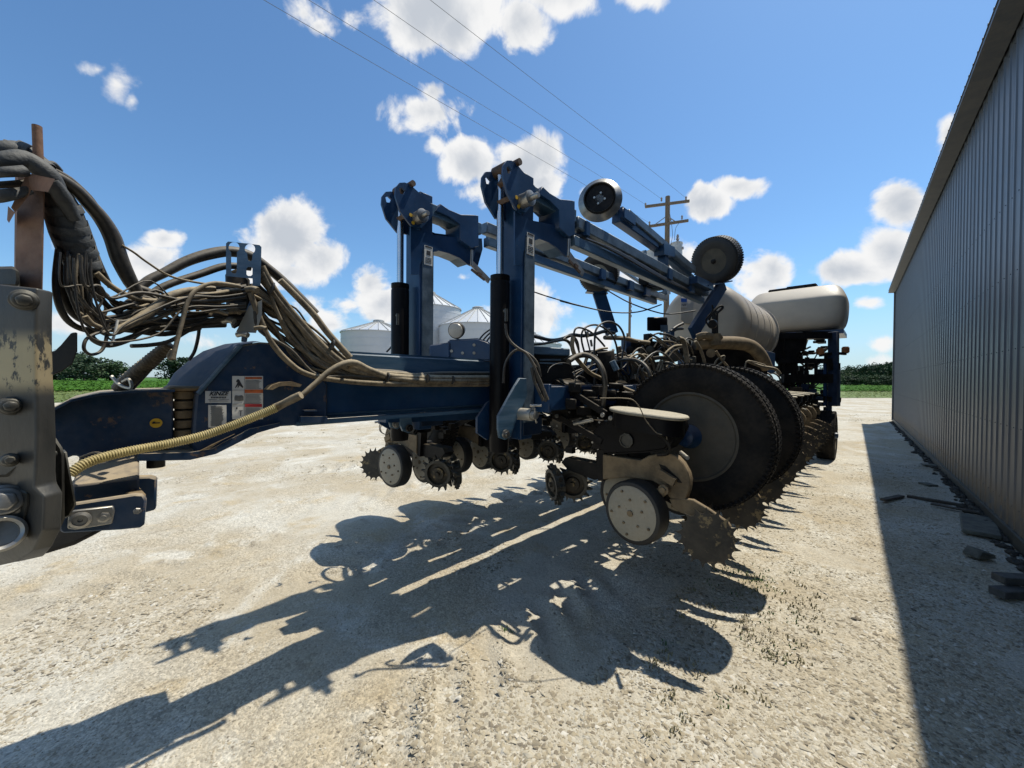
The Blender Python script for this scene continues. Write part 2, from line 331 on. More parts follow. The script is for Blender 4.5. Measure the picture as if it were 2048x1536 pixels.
# loose stones lying on the yard: nobody could count them
def scatter(name, n, zmin, zmax, pw, smin, smax, flat=.36, urange=1.45, sel=None, material=None):
    zc = zmin+(zmax-zmin)*rng.random(n)**pw; u = (rng.random(n)*2-1)*urange
    x = zc*(u*math.cos(TH)-math.sin(TH)); y = zc*(u*math.sin(TH)+math.cos(TH))
    keep = (x < 1.25)
    if sel is not None: keep &= sel(x, y)
    x = x[keep]; y = y[keep]; n = len(x)
    s = smin+(smax-smin)*rng.random(n)**3.2
    base = np.array([[1, 0, 0], [0, 1, 0], [-1, 0, 0], [0, -1, 0], [0, 0, 1], [.5, .5, .55], [-.5, .4, .5], [0, -.6, .6]], float)
    fc = np.array([[0, 1, 5], [1, 2, 6], [2, 3, 7], [3, 0, 7], [5, 1, 6], [5, 6, 4], [6, 2, 7], [6, 7, 4], [0, 5, 7], [5, 4, 7]])
    j = base[None]*(1+.5*(rng.random((n, 8, 3))-.5)); j[:, :, 0] *= 1.45; j[:, :, 2] *= flat*(.6+.8*rng.random((n, 1)))
    a = rng.random(n)*6.283; ca = np.cos(a)[:, None]; sa = np.sin(a)[:, None]
    px = (j[:, :, 0]*ca-j[:, :, 1]*sa)*s[:, None]; py = (j[:, :, 0]*sa+j[:, :, 1]*ca)*s[:, None]; pz = j[:, :, 2]*s[:, None]
    tx = (rng.random((n, 1))-.5)*.7; ty = (rng.random((n, 1))-.5)*.7; pz = pz+px*tx+py*ty
    co = np.stack([px+x[:, None], py+y[:, None], pz+(gh(x, y)-.10*s)[:, None]], -1)
    me = bpy.data.meshes.new(name); me.vertices.add(n*8); me.vertices.foreach_set('co', co.astype(np.float32).ravel())
    f = (fc[None]+np.arange(n)[:, None, None]*8).astype(np.int32).ravel()
    me.loops.add(len(f)); me.polygons.add(len(f)//3); me.loops.foreach_set('vertex_index', f); me.polygons.foreach_set('loop_start', np.arange(0, len(f), 3, dtype=np.int32))
    at_ = me.attributes.new('shade', 'FLOAT', 'POINT'); at_.data.foreach_set('value', np.repeat(rng.random(n), 8).astype(np.float32))
    me.update(calc_edges=True); me.materials.append(material); o = bpy.data.objects.new(name, me); COL.objects.link(o); return o
def stone_mat():
    m = bpy.data.materials.new('limestone_chips'); m.use_nodes = True; N = NT(m.node_tree); N.n.clear()
    a = N.new('ShaderNodeAttribute', attribute_name='shade').outputs['Fac']
    p = N.new('ShaderNodeNewGeometry').outputs['Position']
    r = N.new('ShaderNodeValToRGB'); N.put(r.inputs[0], a); e = r.color_ramp.elements
    e[0].position = 0; e[0].color = (.16, .14, .11, 1); e[1].position = 1; e[1].color = (.62, .59, .52, 1)
    for q, c in ((.25, (.29, .25, .18, 1)), (.55, (.40, .35, .255, 1)), (.85, (.48, .44, .35, 1))): x = e.new(q); x.color = c
    c = N.mix(N.smooth(N.noise(p, 60, 4), .35, .65, 0, .35), r.outputs[0], (.36, .29, .19))
    b = N.new('ShaderNodeBsdfPrincipled'); N.put(b.inputs['Base Color'], c); b.inputs['Roughness'].default_value = .85; b.inputs['Specular IOR Level'].default_value = .25
    N.l.new(b.outputs[0], N.new('ShaderNodeOutputMaterial').inputs[0]); return m
STONE = stone_mat()
def dense(x, y): return (vnoise(x, y, .9, 31)+.55*(x > -1.1)+.25*vnoise(x, y, 3, 32)) > .17
tag(scatter('gravel', 120000, 1.5, 7.5, 1.25, .0045, .017, sel=dense, material=STONE), kind='stuff')
tag(scatter('fine_gravel', 60000, 1.5, 6.5, 1.2, .0025, .008, material=STONE), kind='stuff')
tag(scatter('coarse_gravel', 2600, 1.6, 13, 1.3, .012, .027, sel=dense, material=STONE), kind='stuff')

# weeds in the yard
GRASS = mat('dry_grass', (.22, .19, .10), .8, ns=30, var=.35); GREEN_W = mat('green_weeds', (.075, .13, .03), .7, ns=30, var=.35)
def tufts(name, spots, material, n=26, h=.07):
    b = MB()
    for (x, y, r) in spots:
        for k in range(n):
            a = random.random()*6.28; d = r*random.random()**.7; cx = x+math.cos(a)*d; cy = y+math.sin(a)*d; z = float(gh(cx, cy)); t = random.random()*6.28
            hh = h*(.4+random.random()); w = .003+.0035*random.random(); dx_, dy_ = math.cos(t), math.sin(t); L = hh*(.3+random.random()*.9)
            b.add([(cx-dy_*w, cy+dx_*w, z-.01), (cx+dy_*w, cy-dx_*w, z-.01), (cx+dx_*L*.5+dy_*w*.7, cy+dy_*L*.5-dx_*w*.7, z+hh*.75), (cx+dx_*L*.5-dy_*w*.7, cy+dy_*L*.5+dx_*w*.7, z+hh*.75), (cx+dx_*L, cy+dy_*L, z+hh*(.7+.3*random.random()))],
                  [(0, 1, 2, 3), (3, 2, 4)])
    o = b.build(name, material, smooth=0); return tag(o, kind='stuff')
def G(px, py): p = onz(px, py, 0); return p.x, p.y
sp = [(*G(1490+random.gauss(0, 45), 1150+random.gauss(0, 22)), .10) for _ in range(16)]+[(*G(1560+random.gauss(0, 50), 1230+random.gauss(0, 60)), .08) for _ in range(12)]+[(*G(1615, 985), .12), (*G(1330, 1290), .05), (*G(1010, 1260), .05), (*G(1440, 1400), .06)]
tufts('green_weeds', sp, GREEN_W, 12, .017)
sp = [(*G(520+random.gauss(0, 50), 880+random.gauss(0, 8)), .16) for _ in range(16)]+[(*G(random.uniform(560, 820), random.uniform(850, 960)), .07) for _ in range(26)]+[(*G(random.uniform(1480, 1640), random.uniform(1150, 1330)), .06) for _ in range(30)]
sp += [(*G(random.uniform(1690, 1785), random.uniform(828, 842)), .25) for _ in range(26)]+[(*G(random.uniform(1290, 1560), random.uniform(1180, 1480)), .05) for _ in range(20)]
tufts('dry_weeds', sp, GRASS, 14, .020)

# ------------------------------------------------------------------ crop field and its weedy margin
CROP = mat('crop_leaves', (.055, .135, .016), .8, ns=.35, var=.35, spec=.1); MARGIN = mat('field_margin_grass', (.12, .16, .035), .9, ns=.8, var=.3)
edge = [G(x, y) for x, y in ((-1500, 815), (-500, 812), (80, 807), (250, 801), (420, 792), (800, 785), (1300, 786), (1690, 796), (1790, 796), (1900, 797))]
edge[-1:] += [(P[0], P[1]) for P in (V((60, 70, 0)), V((160, 70, 0)))]
def out(p, k): return (p[0]*k, p[1]*k)
def strip(name, k0, k1, z0, z1, m):
    b = MB(); n = len(edge); b.add([(*out(p, k0), z0) for p in edge]+[(*out(p, k1), z1) for p in edge], [(i, i+1, n+i+1, n+i) for i in range(n-1)]); return tag(b.build(name, m, smooth=0), kind='structure')
strip('field_margin', 1.0, 1.66, .02, .05, MARGIN); strip('field', 1.64, 14., .16, .3, CROP)
def leaves(name, n, k0, k1, z, hgt, size, m, pw=1.7):
    b_v = []; seg = rng.integers(0, len(edge)-1, n); t = rng.random(n); k = k0+(k1-k0)*rng.random(n)**pw
    e = np.array(edge); p = (e[seg]*(1-t)[:, None]+e[seg+1]*t[:, None])*k[:, None]
    a = rng.random(n)*6.28; s = size*(.5+rng.random(n))*(.7+.3*k); hh = z+hgt*rng.random(n)
    c, s_ = np.cos(a), np.sin(a); tl = (rng.random(n)-.3)*.9
    def pt(u, v): return np.stack([p[:, 0]+c*u*s-s_*v*s*.5, p[:, 1]+s_*u*s+c*v*s*.5, hh+s*u*tl*.8+.15*s*v], -1)
    co = np.stack([pt(-1, 0), pt(0, -.55), pt(1, 0), pt(0, .55)], 1)
    me = bpy.data.meshes.new(name); me.vertices.add(4*n); me.vertices.foreach_set('co', co.astype(np.float32).ravel())
    me.loops.add(4*n); me.polygons.add(n); me.loops.foreach_set('vertex_index', np.arange(4*n, dtype=np.int32)); me.polygons.foreach_set('loop_start', np.arange(0, 4*n, 4, dtype=np.int32))
    me.update(calc_edges=True); me.materials.append(m); o = bpy.data.objects.new(name, me); COL.objects.link(o); return tag(o, kind='stuff')
leaves('crop', 60000, 1.62, 4.5, .12, .28, .16, CROP); leaves('tall_grass', 22000, 1.0, 1.66, .02, .2, .10, MARGIN, 1.)

# ------------------------------------------------------------------ metal shed
WALLM = mat('grey_ribbed_steel', (.074, .090, .112), .40, .15, .05, .10, 0, dcol=(.16, .145, .12), ns=1.3, bump=.03, bs=25, spots=((.17, .125, .075), 6, .40, .6), zmask=(.0, .45)); TRIM = mat('shed_trim', (.060, .072, .088), .5, .1, .06, .1, .1); ROOFM = mat('shed_roof_steel', (.33, .33, .32), .4, .4, .06, .1)
SCREW = mat('screw_heads', (.05, .05, .05), .5, .5)
P1 = onz(1787, 843, 0); P2 = onz(2048, 1105, 0); BD = (P2-P1); BD.z = 0; BD.normalize(); BN = V((BD.y, -BD.x, 0)); 
if BN.x > 0: BN = -BN
zc1 = (P1-C0).dot(V((-math.sin(TH), math.cos(TH), 0))); HW = (C0+ray(1787, 578)*zc1).z
shed = empty('metal_shed', P1, label='long grey metal shed with ribbed steel wall along the gravel yard', cat='shed')
def ribbed(L, wid, up_, along, nrm, nr=4, zlo=0.):
    """one sheet of ribbed steel: profile along `along`, length L along `up_`"""
    prof = []; p = wid/nr
    for k in range(nr):
        s0 = k*p; prof += [(s0, 0), (s0+p*.34, 0), (s0+p*.40, .010), (s0+p*.52, .010), (s0+p*.58, 0)]
    prof.append((wid+.003, 0.001)); b = MB(); n = len(prof)
    pts = [V(along)*s+V(nrm)*d for s, d in prof]
    b.add([q+V(up_)*zlo for q in pts]+[q+V(up_)*L for q in pts], [(i, i+1, n+i+1, n+i) for i in range(n-1)]); return b
PW = .914; NP = 25
b = ribbed(HW, PW, (0, 0, 1), BD, BN, zlo=.07)
for z in (.35, 1.15, 1.95, 2.75, 3.55, HW-.25):
    for k in range(4): b.box(BD*((k+.20)*PW/4)+BN*.004+V((0, 0, z)), (.011, .011, .011))
first = b.build('wall_panel', WALLM, shed, smooth=0, origin=(0, 0, 0)); first.location = V((0, 0, 0))
for k in range(1, NP): c = first.copy(); COL.objects.link(c); c.location = BD*(PW*k)
LEN = PW*NP; IN = -BN
SL = 4/12; EO = .22
eave = BN*EO+V((0, 0, HW-EO*SL+.03)); ridge = IN*7+V((0, 0, HW+7*SL+.03)); rd = (ridge-eave); RL = rd.length; rd.normalize(); rn = BD.cross(rd); rn = rn if rn.z > 0 else -rn
b = ribbed(RL, PW, rd, BD, rn); rp = b.build('roof_panel', ROOFM, shed, smooth=0, origin=(0, 0, 0)); rp.location = eave-BD*.12
for k in range(1, NP+1): c = rp.copy(); COL.objects.link(c); c.location = eave-BD*.12+BD*(PW*k)
def local(b, name, m, **k): b.v = [p+P1 for p in b.v]; return b.build(name, m, shed, **k)
b = MB(); b.plate([BN*.003+V((0, 0, HW-.02)), BN*EO+V((0, 0, HW-.02-EO*SL)), BN*EO+V((0, 0, HW-.13)), BN*.022+V((0, 0, HW-.15))], BD*(LEN+.15)); b.v = [p-BD*.12 for p in b.v]; local(b, 'eave_trim', TRIM, smooth=0)
b = MB(); b.box(BN*.016+BD*.05+V((0, 0, HW/2)), (.09, .09, HW-.1), Matrix.Rotation(math.atan2(BD.y, BD.x), 3, 'Z')); local(b, 'corner_trim', TRIM)
b = MB(); b.bar(BN*.018+V((0, 0, .06)), BN*.018+BD*LEN+V((0, 0, .06)), .03, .12); local(b, 'base_trim', DARKM)
b = MB(); b.plate([V((0, 0, .05)), IN*14+V((0, 0, .05)), IN*14+V((0, 0, HW)), IN*7+V((0, 0, HW+7*SL)), V((0, 0, HW))], BD*.04); local(b, 'gable_wall', WALLM, smooth=0)
b = MB(); b.plate([V((0, 0, .05)), IN*14+V((0, 0, .05)), IN*14+V((0, 0, HW)), IN*7+V((0, 0, HW+7*SL)), V((0, 0, HW))], BD*-.04); b.v = [p+BD*LEN for p in b.v]; local(b, 'gable_wall', WALLM, smooth=0)
b = MB(); b.plate([IN*7.02+V((0, 0, HW+7*SL+.04)), IN*14.1+V((0, 0, HW)), IN*14.1+V((0, 0, HW-.05)), IN*7.02+V((0, 0, HW+7*SL))], BD*LEN); local(b, 'roof_slope', ROOFM, smooth=0)
b = MB(); b.plate([IN*13.95+V((0, 0, 0)), IN*14+V((0, 0, 0)), IN*14+V((0, 0, HW)), IN*13.95+V((0, 0, HW))], BD*LEN); local(b, 'back_wall', WALLM, smooth=0)

# dirt clods and debris along the shed
CLOD = mat('dark_dirt', (.06, .052, .042), .95, ns=20, var=.4, bump=.3, bs=120); WOOD = mat('weathered_plank', (.075, .062, .048), .85, ns=6, stretch=(3, 3, 30), var=.35, bump=.2, bs=90)
CONC = mat('grey_concrete', (.12, .115, .092), .9, ns=12, var=.3, bump=.3, bs=70); BRICKM = mat('old_block', (.085, .08, .072), .9, ns=12, var=.3, bump=.3, bs=70)
def lump(b, c, r, fl=.6, n=(6, 5)):
    o = len(b.v); vs = []; fs = []; u, w = n
    for i in range(w+1):
        for j in range(u):
            th = math.pi*i/w; ph = 2*math.pi*j/u; k = r*(.75+.5*random.random())
            vs.append((c[0]+k*math.sin(th)*math.cos(ph), c[1]+k*math.sin(th)*math.sin(ph), c[2]+k*fl*math.cos(th)))
    fs = [(i*u+j, i*u+(j+1) % u, (i+1)*u+(j+1) % u, (i+1)*u+j) for i in range(w) for j in range(u)]
    b.add(vs, fs)
b = MB()
for k in range(520):
    t = random.random()**1.0*LEN; p = P1+BD*t+BN*(.03+abs(random.gauss(0, .05))); lump(b, (p.x, p.y, float(gh(p.x, p.y))+.01), .018+.04*random.random()**2, .7)
tag(b.build('dirt_clods', CLOD, smooth=60), kind='stuff')
def board(name, a, c, w, h, m, label, cat, lift=.0, bev=.004):
    p = onz(*a, .02); q = onz(*c, .02); p.z += lift; q.z += lift; b = MB(); b.bar(p, q, w, h); return tag(b.build(name, m, bevel=bev), label, cat)
board('plank', (1766, 1000), (1803, 992), .07, .03, WOOD, 'short dark scrap of board at the edge of the shed shadow', 'plank')
board('plank', (1814, 992), (1932, 1012), .06, .035, WOOD, 'long weathered board lying on gravel, end pointing at shed wall', 'plank')
board('plank', (1862, 1008), (1962, 1027), .07, .02, WOOD, 'thin flat board close behind the concrete slab by the shed', 'plank', .005)
board('paving_slab', (1954, 1034), (1963, 1069), .27, .045, CONC, 'square grey concrete slab lying flat near the shed wall', 'slab', 0, .01)
board('flat_stone', (1845, 929), (1880, 932), .2, .03, CONC, 'dark flat stone on gravel next to the shed base', 'stone')
board('flat_stone', (1845, 966), (1868, 972), .14, .03, CONC, 'small flat stone between long board and shed base', 'stone')
def rock(name, px, py, rx, ry, rz, m, label, cat='rock'):
    p = onz(px, py, 0); b = MB(); lump(b, (0, 0, 0), 1, 1, (10, 7)); b.v = [V((v.x*rx, v.y*ry, max(-.3, v.z)*rz)) for v in b.v]
    R = Matrix.Rotation(TH, 3, 'Z'); b.v = [R @ v+V((p.x, p.y, rz*.3+float(gh(p.x, p.y)))) for v in b.v]; return tag(b.build(name, m, smooth=30), label, cat)
p = onz(1958, 1113, 0); b = MB(); Rz = Matrix.Rotation(TH+.1, 3, 'Z')
b.plate([p+Rz @ V(q) for q in ((-.10, -.06, 0), (.10, -.06, 0), (.085, -.06, .035), (-.05, -.06, .075), (-.10, -.06, .02))], Rz @ V((.02, .13, .004)))
tag(b.build('concrete_lump', CONC, bevel=.008), 'wedge shaped lump of broken concrete beside shed, nearer than the slab', 'concrete lump')
for (px, py, dz_, dr, lb) in ((2022, 1192, 0, .05, 'lower dark block of the pile at the shed wall'), (2030, 1182, .062, -.12, 'upper dark block lying on the pile at the shed wall')):
    p = onz(px, py, 0); b = MB(); b.box(p+V((0, 0, .03+dz_)), (.24, .10, .058), Matrix.Rotation(TH+dr, 3, 'Z')); tag(b.build('block', BRICKM, bevel=.006), lb, 'block')
rock('rock', 1490, 1262, .022, .016, .016, STONE, 'single pale white stone at the tip of the machine shadow')
rock('rock', 1712, 1240, .028, .016, .012, STONE, 'pale flat stone in sunlit gravel left of shed shadow')

# ------------------------------------------------------------------ grain bins
BINW = mat('galvanised_bin_wall', (.50, .51, .52), .5, .15, .06, .1, 0, ns=.6); BINR = mat('bin_roof_steel', (.66, .66, .64), .35, .35, .06); RIBM = mat('bin_roof_ribs', (.42, .41, .38), .45, .3); CAPM = mat('bin_cap', (.40, .40, .38), .5, .3)
def grain_bin(pxc, dist, dia, eave_py, peak_py, label):
    p = at(pxc, 759, dist); c = V((p.x, p.y, 0)); hor = 759+(pxc-1024)*.0073; he = H+(hor-eave_py)/F*dist; hp = H+(hor-peak_py)/F*dist; R = dia/2
    t = empty('grain_bin', c, label=label, cat='grain bin', group='grain bins behind the planter')
    nr = max(3, int(he/.84)); dh = he/nr; me = None
    for k in range(nr):
        if me is None:
            prof = []
            for j in range(9): prof.append((R+(.012 if j % 2 else 0)+(.02 if j == 0 else 0), dh*j/8))
            b = MB(); b.lathe(prof, c, (0, 0, 1), 48, cap=False); o = b.build('wall_ring', BINW, t, origin=c); me = o
        else: o = me.copy(); COL.objects.link(o)
        o.location = (0, 0, dh*k)
    rt = R*.14; b = MB(); b.lathe([(R+.12, he-.06), (R+.10, he), (rt, hp-.35)], c, (0, 0, 1), 48, cap=False); b.build('roof', BINR, t, smooth=0)
    b = MB(); b.lathe([(rt+.06, hp-.38), (rt+.06, hp-.1), (rt*.8, hp), (.05, hp+.05)], c, (0, 0, 1), 20); b.build('roof_cap', CAPM, t)
    b = MB(); b.bar(c+V((R+.1, 0, he+.04)), c+V((rt, 0, hp-.30)), .07, .09); r0 = b.build('roof_rib', RIBM, t, origin=c); nrb = 26
    for k in range(nrb):
        o = r0 if k == 0 else r0.copy()
        if k: COL.objects.link(o)
        o.rotation_euler = (0, 0, 2*math.pi*k/nrb)
    b = MB()
    for k in range(int(he/.35)): b.box(c+V((-R*.70-.1, -R*.72-.1, .3+k*.35)), (.3, .05, .05))
    b.build('ladder', CAPM, t)
grain_bin(757, 46, 8.3, 668, 640, 'low white grain bin left of the far lift mast')
grain_bin(861, 52, 8.0, 619, 584, 'tallest white grain bin, just right of the far lift mast')
grain_bin(955, 48, 9.4, 655, 614, 'wide white grain bin half hidden by the near lift mast')
grain_bin(1062, 62, 9.6, 690, 664, 'grain bin whose roof just shows right of the near mast')

# ------------------------------------------------------------------ utility poles and wires
POLE = mat('weathered_pole_wood', (.17, .13, .09), .9, ns=8, stretch=(4, 4, .5), var=.3); XFMR = mat('transformer_grey', (.42, .43, .42), .5); PORC = mat('porcelain', (.25, .22, .2), .3); WIRE = mat('wire', (.12, .125, .13), .5)
D = 20.
b0 = at(1331, 759, D); pc = V((b0.x, b0.y, 0)); topz = at(1331, 395, D).z
up1 = empty('utility_pole', pc, label='wooden utility pole with two crossarms and two grey transformers', cat='utility pole')
b = MB(); b.lathe([(.16, 0), (.115, topz)], pc, (0, 0, 1), 14); b.build('pole', POLE, up1)
ca = at(1291, 414, D-.25); cb = at(1380, 401, D-.9); cm = pc+V((0, 0, (ca.z+cb.z)/2))
def xarm(l, r, yoff=0):
    a = at(*l, D+.12); c = at(*r, D-.5); b = MB(); b.bar(a, c, .10, .13); b.build('crossarm', POLE, up1, bevel=.008); return a, c
A1 = xarm((1290, 413.5), (1379, 402)); A2 = xarm((1297, 453), (1377, 441))
b = MB()
for (l, r) in (((1331, 434), (1310, 449)), ((1334, 432), (1352, 444))): b.bar(at(*l, D-.15), at(*r, D-.2), .03, .04)
b.build('brace', PORC, up1)
INS = []
for i, (px, py, z) in enumerate(((1291, 409, D+.1), (1323, 398, D-.05), (1372, 396, D-.48), (1299, 446, D+.1), (1364, 434, D-.45), (1340, 438, D-.3))):
    p = at(px, py, z); b = MB(); b.lathe([(.03, -.12), (.05, -.06), (.03, -.03), (.055, .02), (.03, .08)], p, (0, 0, 1), 10); b.build('insulator', PORC, up1); INS.append(p)
for px, py, z in ((1305, 518, D-.1), (1353, 503, D-.35)):
    p = at(px, py, z); b = MB(); b.lathe([(.25, -.45), (.28, -.42), (.28, .35), (.30, .36), (.30, .42), (.05, .5)], p, (0, 0, 1), 18); x = b.build('transformer', XFMR, up1)
    b = MB(); b.lathe([(.05, .45), (.09, .5), (.05, .56), (.09, .62), (.05, .68), (.07, .74), (.04, .85)], p+V((.05, 0, 0)), (0, 0, 1), 10); b.build('bushing', PORC, x)
    b = MB(); b.box(p+V((.3, .0, .1)), (.1, .08, .12)); b.build('bracket', PORC, x)
b = MB()
for pts in (((1342, 440), (1345, 470), (1341, 490)), ((1365, 440), (1352, 455), (1349, 480)), ((1336, 410), (1340, 430), (1343, 445))): b.tube([at(*q, D-.4) for q in pts], .012, 5)
b.build('jumper_wire', WIRE, up1)
for nm, a, e, lb in (('cable', (1372, 396), (890, 0), 'overhead wire farthest right, from the upper crossarm end'), ('cable', (1323, 398), (780, 0), 'overhead wire from the top of the utility pole'), ('cable', (1291, 409), (655, 0), 'overhead wire from the left end of the upper crossarm'), ('cable', (1299, 446), (572, 0), 'lowest overhead wire, from the left end of the lower crossarm')):
    p = INS[{1372: 2, 1323: 1, 1291: 0, 1299: 3}[a[0]]]; zq = (p.z-.35-H)/(ray(*e).z); q = C0+ray(*e)*zq; d = q-p; far_ = q+d*1.6; pts = []
    for k in range(25):
        t = k/24; r_ = p.lerp(far_, t); r_.z -= .6*math.sin(math.pi*min(1, t))*t*(1-t)*2; pts.append(r_)
    b = MB(); b.tube(pts, .0055, 5, smooth=False); tag(b.build('power_line', WIRE), lb, 'power line', 'overhead wires over the yard')
D2 = 36.; p2 = at(1258, 759, D2); pc = V((p2.x, p2.y, 0)); up2 = empty('utility_pole', pc, label='smaller distant utility pole behind the hydraulic hoses', cat='utility pole'); b = MB(); b.lathe([(.15, 0), (.11, at(1258, 592, D2).z)], pc, (0, 0, 1), 10); b.build('pole', POLE, up2)
b = MB(); b.tube([at(1258, 596, D2), at(1266, 596, D2), at(1275, 594, D2)], .03, 5); b.build('bracket_arm', PORC, up2)
for y in (606, 613, 622, 632): b = MB(); b.lathe([(.05, -.12), (.09, 0), (.05, .12)], at(1262, y, D2-.2), (0, 0, 1), 8); b.build('insulator', PORC, up2)

# ------------------------------------------------------------------ trees
LEAF = mat('dark_tree_leaves', (.026, .052, .018), .8, ns=.5, var=.45); LEAF2 = mat('mid_tree_leaves', (.036, .07, .02), .8, ns=.5, var=.45); BARK = mat('bark', (.06, .05, .04), .9, ns=4)
def tree_mesh(seed, n=1500, ell=(1., 1., 1.)):
    r = np.random.default_rng(seed); cl = []
    for k in range(22):
        a = r.random()*6.28; d = (r.random()**.6)*.40; z = .10+.84*r.random(); d *= (1.25-abs(z-.45)*1.2); cl.append((math.cos(a)*d, math.sin(a)*d, z, .10+.12*r.random()))
    cl = np.array(cl); i = r.integers(0, len(cl), n); dv = r.normal(size=(n, 3)); dv /= np.linalg.norm(dv, axis=1)[:, None]; rad = cl[i, 3]*(.55+.5*r.random(n))
    c = cl[i, :3]+dv*rad[:, None]*np.array([1.15, 1.15, .9]); s = .022+.030*r.random(n); nn = dv+.9*r.normal(size=(n, 3)); nn /= np.linalg.norm(nn, axis=1)[:, None]
    u = np.cross(nn, r.normal(size=(n, 3))); u /= np.linalg.norm(u, axis=1)[:, None]; w = np.cross(nn, u)
    co = np.stack([c-u*s[:, None], c-w*s[:, None]*.7, c+u*s[:, None], c+w*s[:, None]*.7], 1); me = bpy.data.meshes.new('crown')
    me.vertices.add(4*n); me.vertices.foreach_set('co', co.astype(np.float32).ravel()); me.loops.add(4*n); me.polygons.add(n); me.loops.foreach_set('vertex_index', np.arange(4*n, dtype=np.int32)); me.polygons.foreach_set('loop_start', np.arange(0, 4*n, 4, dtype=np.int32)); me.update(calc_edges=True)
    tb = bpy.data.meshes.new('trunk'); b = MB(); b.lathe([(.035, 0), (.025, .2), (.012, .55)], (0, 0, 0), (0, 0, 1), 8)
    for k in range(5): a = k*1.3; b.tube([(0, 0, .18+.05*k), (math.cos(a)*.12, math.sin(a)*.12, .32+.06*k), (math.cos(a)*.26, math.sin(a)*.26, .42+.07*k)], [.014, .009, .004], 6, smooth=False)
    tb.from_pydata(b.v, [], b.f); tb.materials.append(BARK); return me, tb
TM = [tree_mesh(k, 1700) for k in range(4)]
for k, (cm_, tb) in enumerate(TM): cm_.materials.append(LEAF if k % 2 else LEAF2)
def tree(px, dist, top_py, wide, k, label, group):
    p = at(px, 759, dist); hor = 759+(px-1024)*.0073; h = H+(hor-top_py)/F*dist; t = empty('tree', (p.x, p.y, -.2), label=label, cat='tree', group=group)
    for nm, me in (('crown', TM[k][0]), ('trunk', TM[k][1])):
        o = bpy.data.objects.new(nm, me); COL.objects.link(o); o.parent = t; w = wide/F*dist; o.scale = (w*1.1, w*1.1, h*1.04); o.rotation_euler = (0, 0, px*.37)
for (px, tp, w) in ((95, 716, 62), (150, 700, 70), (188, 710, 66), (222, 724, 60), (120, 712, 60), (60, 718, 60), (20, 715, 60), (-30, 710, 70), (168, 722, 60), (243, 728, 48)): tree(px, 120+random.random()*30, tp, w, random.randrange(4), 'dark green tree of the clump beyond the field at far left', 'trees beyond the left field')
for (px, tp, w) in ((342, 716, 44), (366, 712, 50), (392, 714, 50), (418, 708, 55)): tree(px, 150, tp, w, random.randrange(4), 'dark tree just left of the blue gooseneck hump', 'trees beside the gooseneck')
for k in range(17): px = 1655+k*9.5; tree(px, 190+random.random()*50, 736+random.gauss(0, 3.5)-(6 if k in (8, 9, 10, 12, 13) else 0), 34, random.randrange(4), 'tree of the dark row beyond the field left of the shed', 'trees in the row by the shed')
for k in range(10): px = 1672+k*15; tree(px, 165, 749+random.random()*3, 26, random.randrange(4), 'low bushy tree in front of the dark row beyond the field', 'bushes before the tree row')
# ------------------------------------------------------------------ the planter
XC = -2.25
pl = empty('planter', (XC, 2.0, 0), label='large blue folding row crop planter with wings folded back for transport, parked on gravel', cat='planter')
XV = V((1, 0, 0)); YV = V((0, 1, 0)); ZV = V((0, 0, 1))
def poly_x(b, px, X, t): b.plate([onx(x, y, X) for x, y in px], (-t, 0, 0)); return b
def poly_y(b, px, Y, t): b.plate([ony(x, y, Y) for x, y in px], (0, t, 0)); return b
def poly_z(b, px, Z, t): b.plate([onz(x, y, Z) for x, y in px], (0, 0, -t)); return b
# --- tongue beam
tz0, tz1 = onx(800, 828, -2.10).z, onx(800, 708, -2.10).z
b = MB(); b.box((-2.19, 1.55, (tz0+tz1)/2), (.18, 2.0, tz1-tz0)); tongue = b.build('tongue_beam', BLUE_L, pl, bevel=.02)
b = MB(); ya = onx(625, 800, -2.08).y; b.box((-2.095, (ya+2.45)/2, tz0+.13), (.012, 2.45-ya, .20)); b.build('side_plate', BLUE, tongue, bevel=.003)
b = MB(); b.box((-2.09, 1.6, tz0-.012), (.06, 1.9, .02)); b.build('lower_flange', BLUE_L, tongue)
# --- gooseneck
b = MB(); poly_x(b, [(392, 793), (400, 775), (482, 690), (520, 684), (575, 688), (610, 712), (640, 745), (655, 770), (655, 846), (560, 853), (515, 864), (430, 906), (392, 918), (385, 880)], -2.07, .38)
goose = b.build('gooseneck', BLUE_D, pl, bevel=.008)
b = MB(); b.tube([onx(396, 787, -2.06), onx(440, 736, -2.06), onx(482, 690, -2.06)], .010, 6, smooth=False); b.build('lit_edge', BLUE_L, goose)  # paler blue tube along the plate edge, painting its lit line
b = MB(); nr_ = [onx(x, y, -2.069) for x, y in ((396, 788), (409, 768), (440, 737), (470, 704), (486, 689), (520, 683))]; fr_ = [onx(x, y, -2.46) for x, y in ((330, 778), (350, 746), (378, 722), (408, 702), (450, 688), (505, 682))]
b.add(nr_+fr_, [(i, i+1, 7+i, 6+i) for i in range(5)]); b.plate(fr_+[onx(505, 770, -2.46)], (-.03, 0, 0)); b.build('hump_plate', BLUE_M, goose)
b = MB(); poly_x(b, [(275, 922), (380, 920), (432, 908), (515, 866), (560, 853), (560, 846), (500, 858), (425, 898), (380, 905), (275, 908)], -2.05, .42); b.build('lower_lip', BLUE_D, goose)
b = MB(); poly_x(b, [(400, 902), (425, 889), (470, 868), (445, 880), (420, 897)], -2.045, .01); b.build('tan_edge', TAN, goose)  # thin tan sliver along the lower lip
b = MB(); b.cyl(onx(312, 915, -2.2), onx(312, 934, -2.2), .03); b.build('pivot_pin', DARKM, goose)
b = MB(); poly_x(b, [(536, 779), (545, 770), (562, 764), (585, 763), (604, 769), (600, 774), (575, 771), (558, 773), (545, 780)], -2.0, .08); b.build('hose_saddle', TAN, goose)
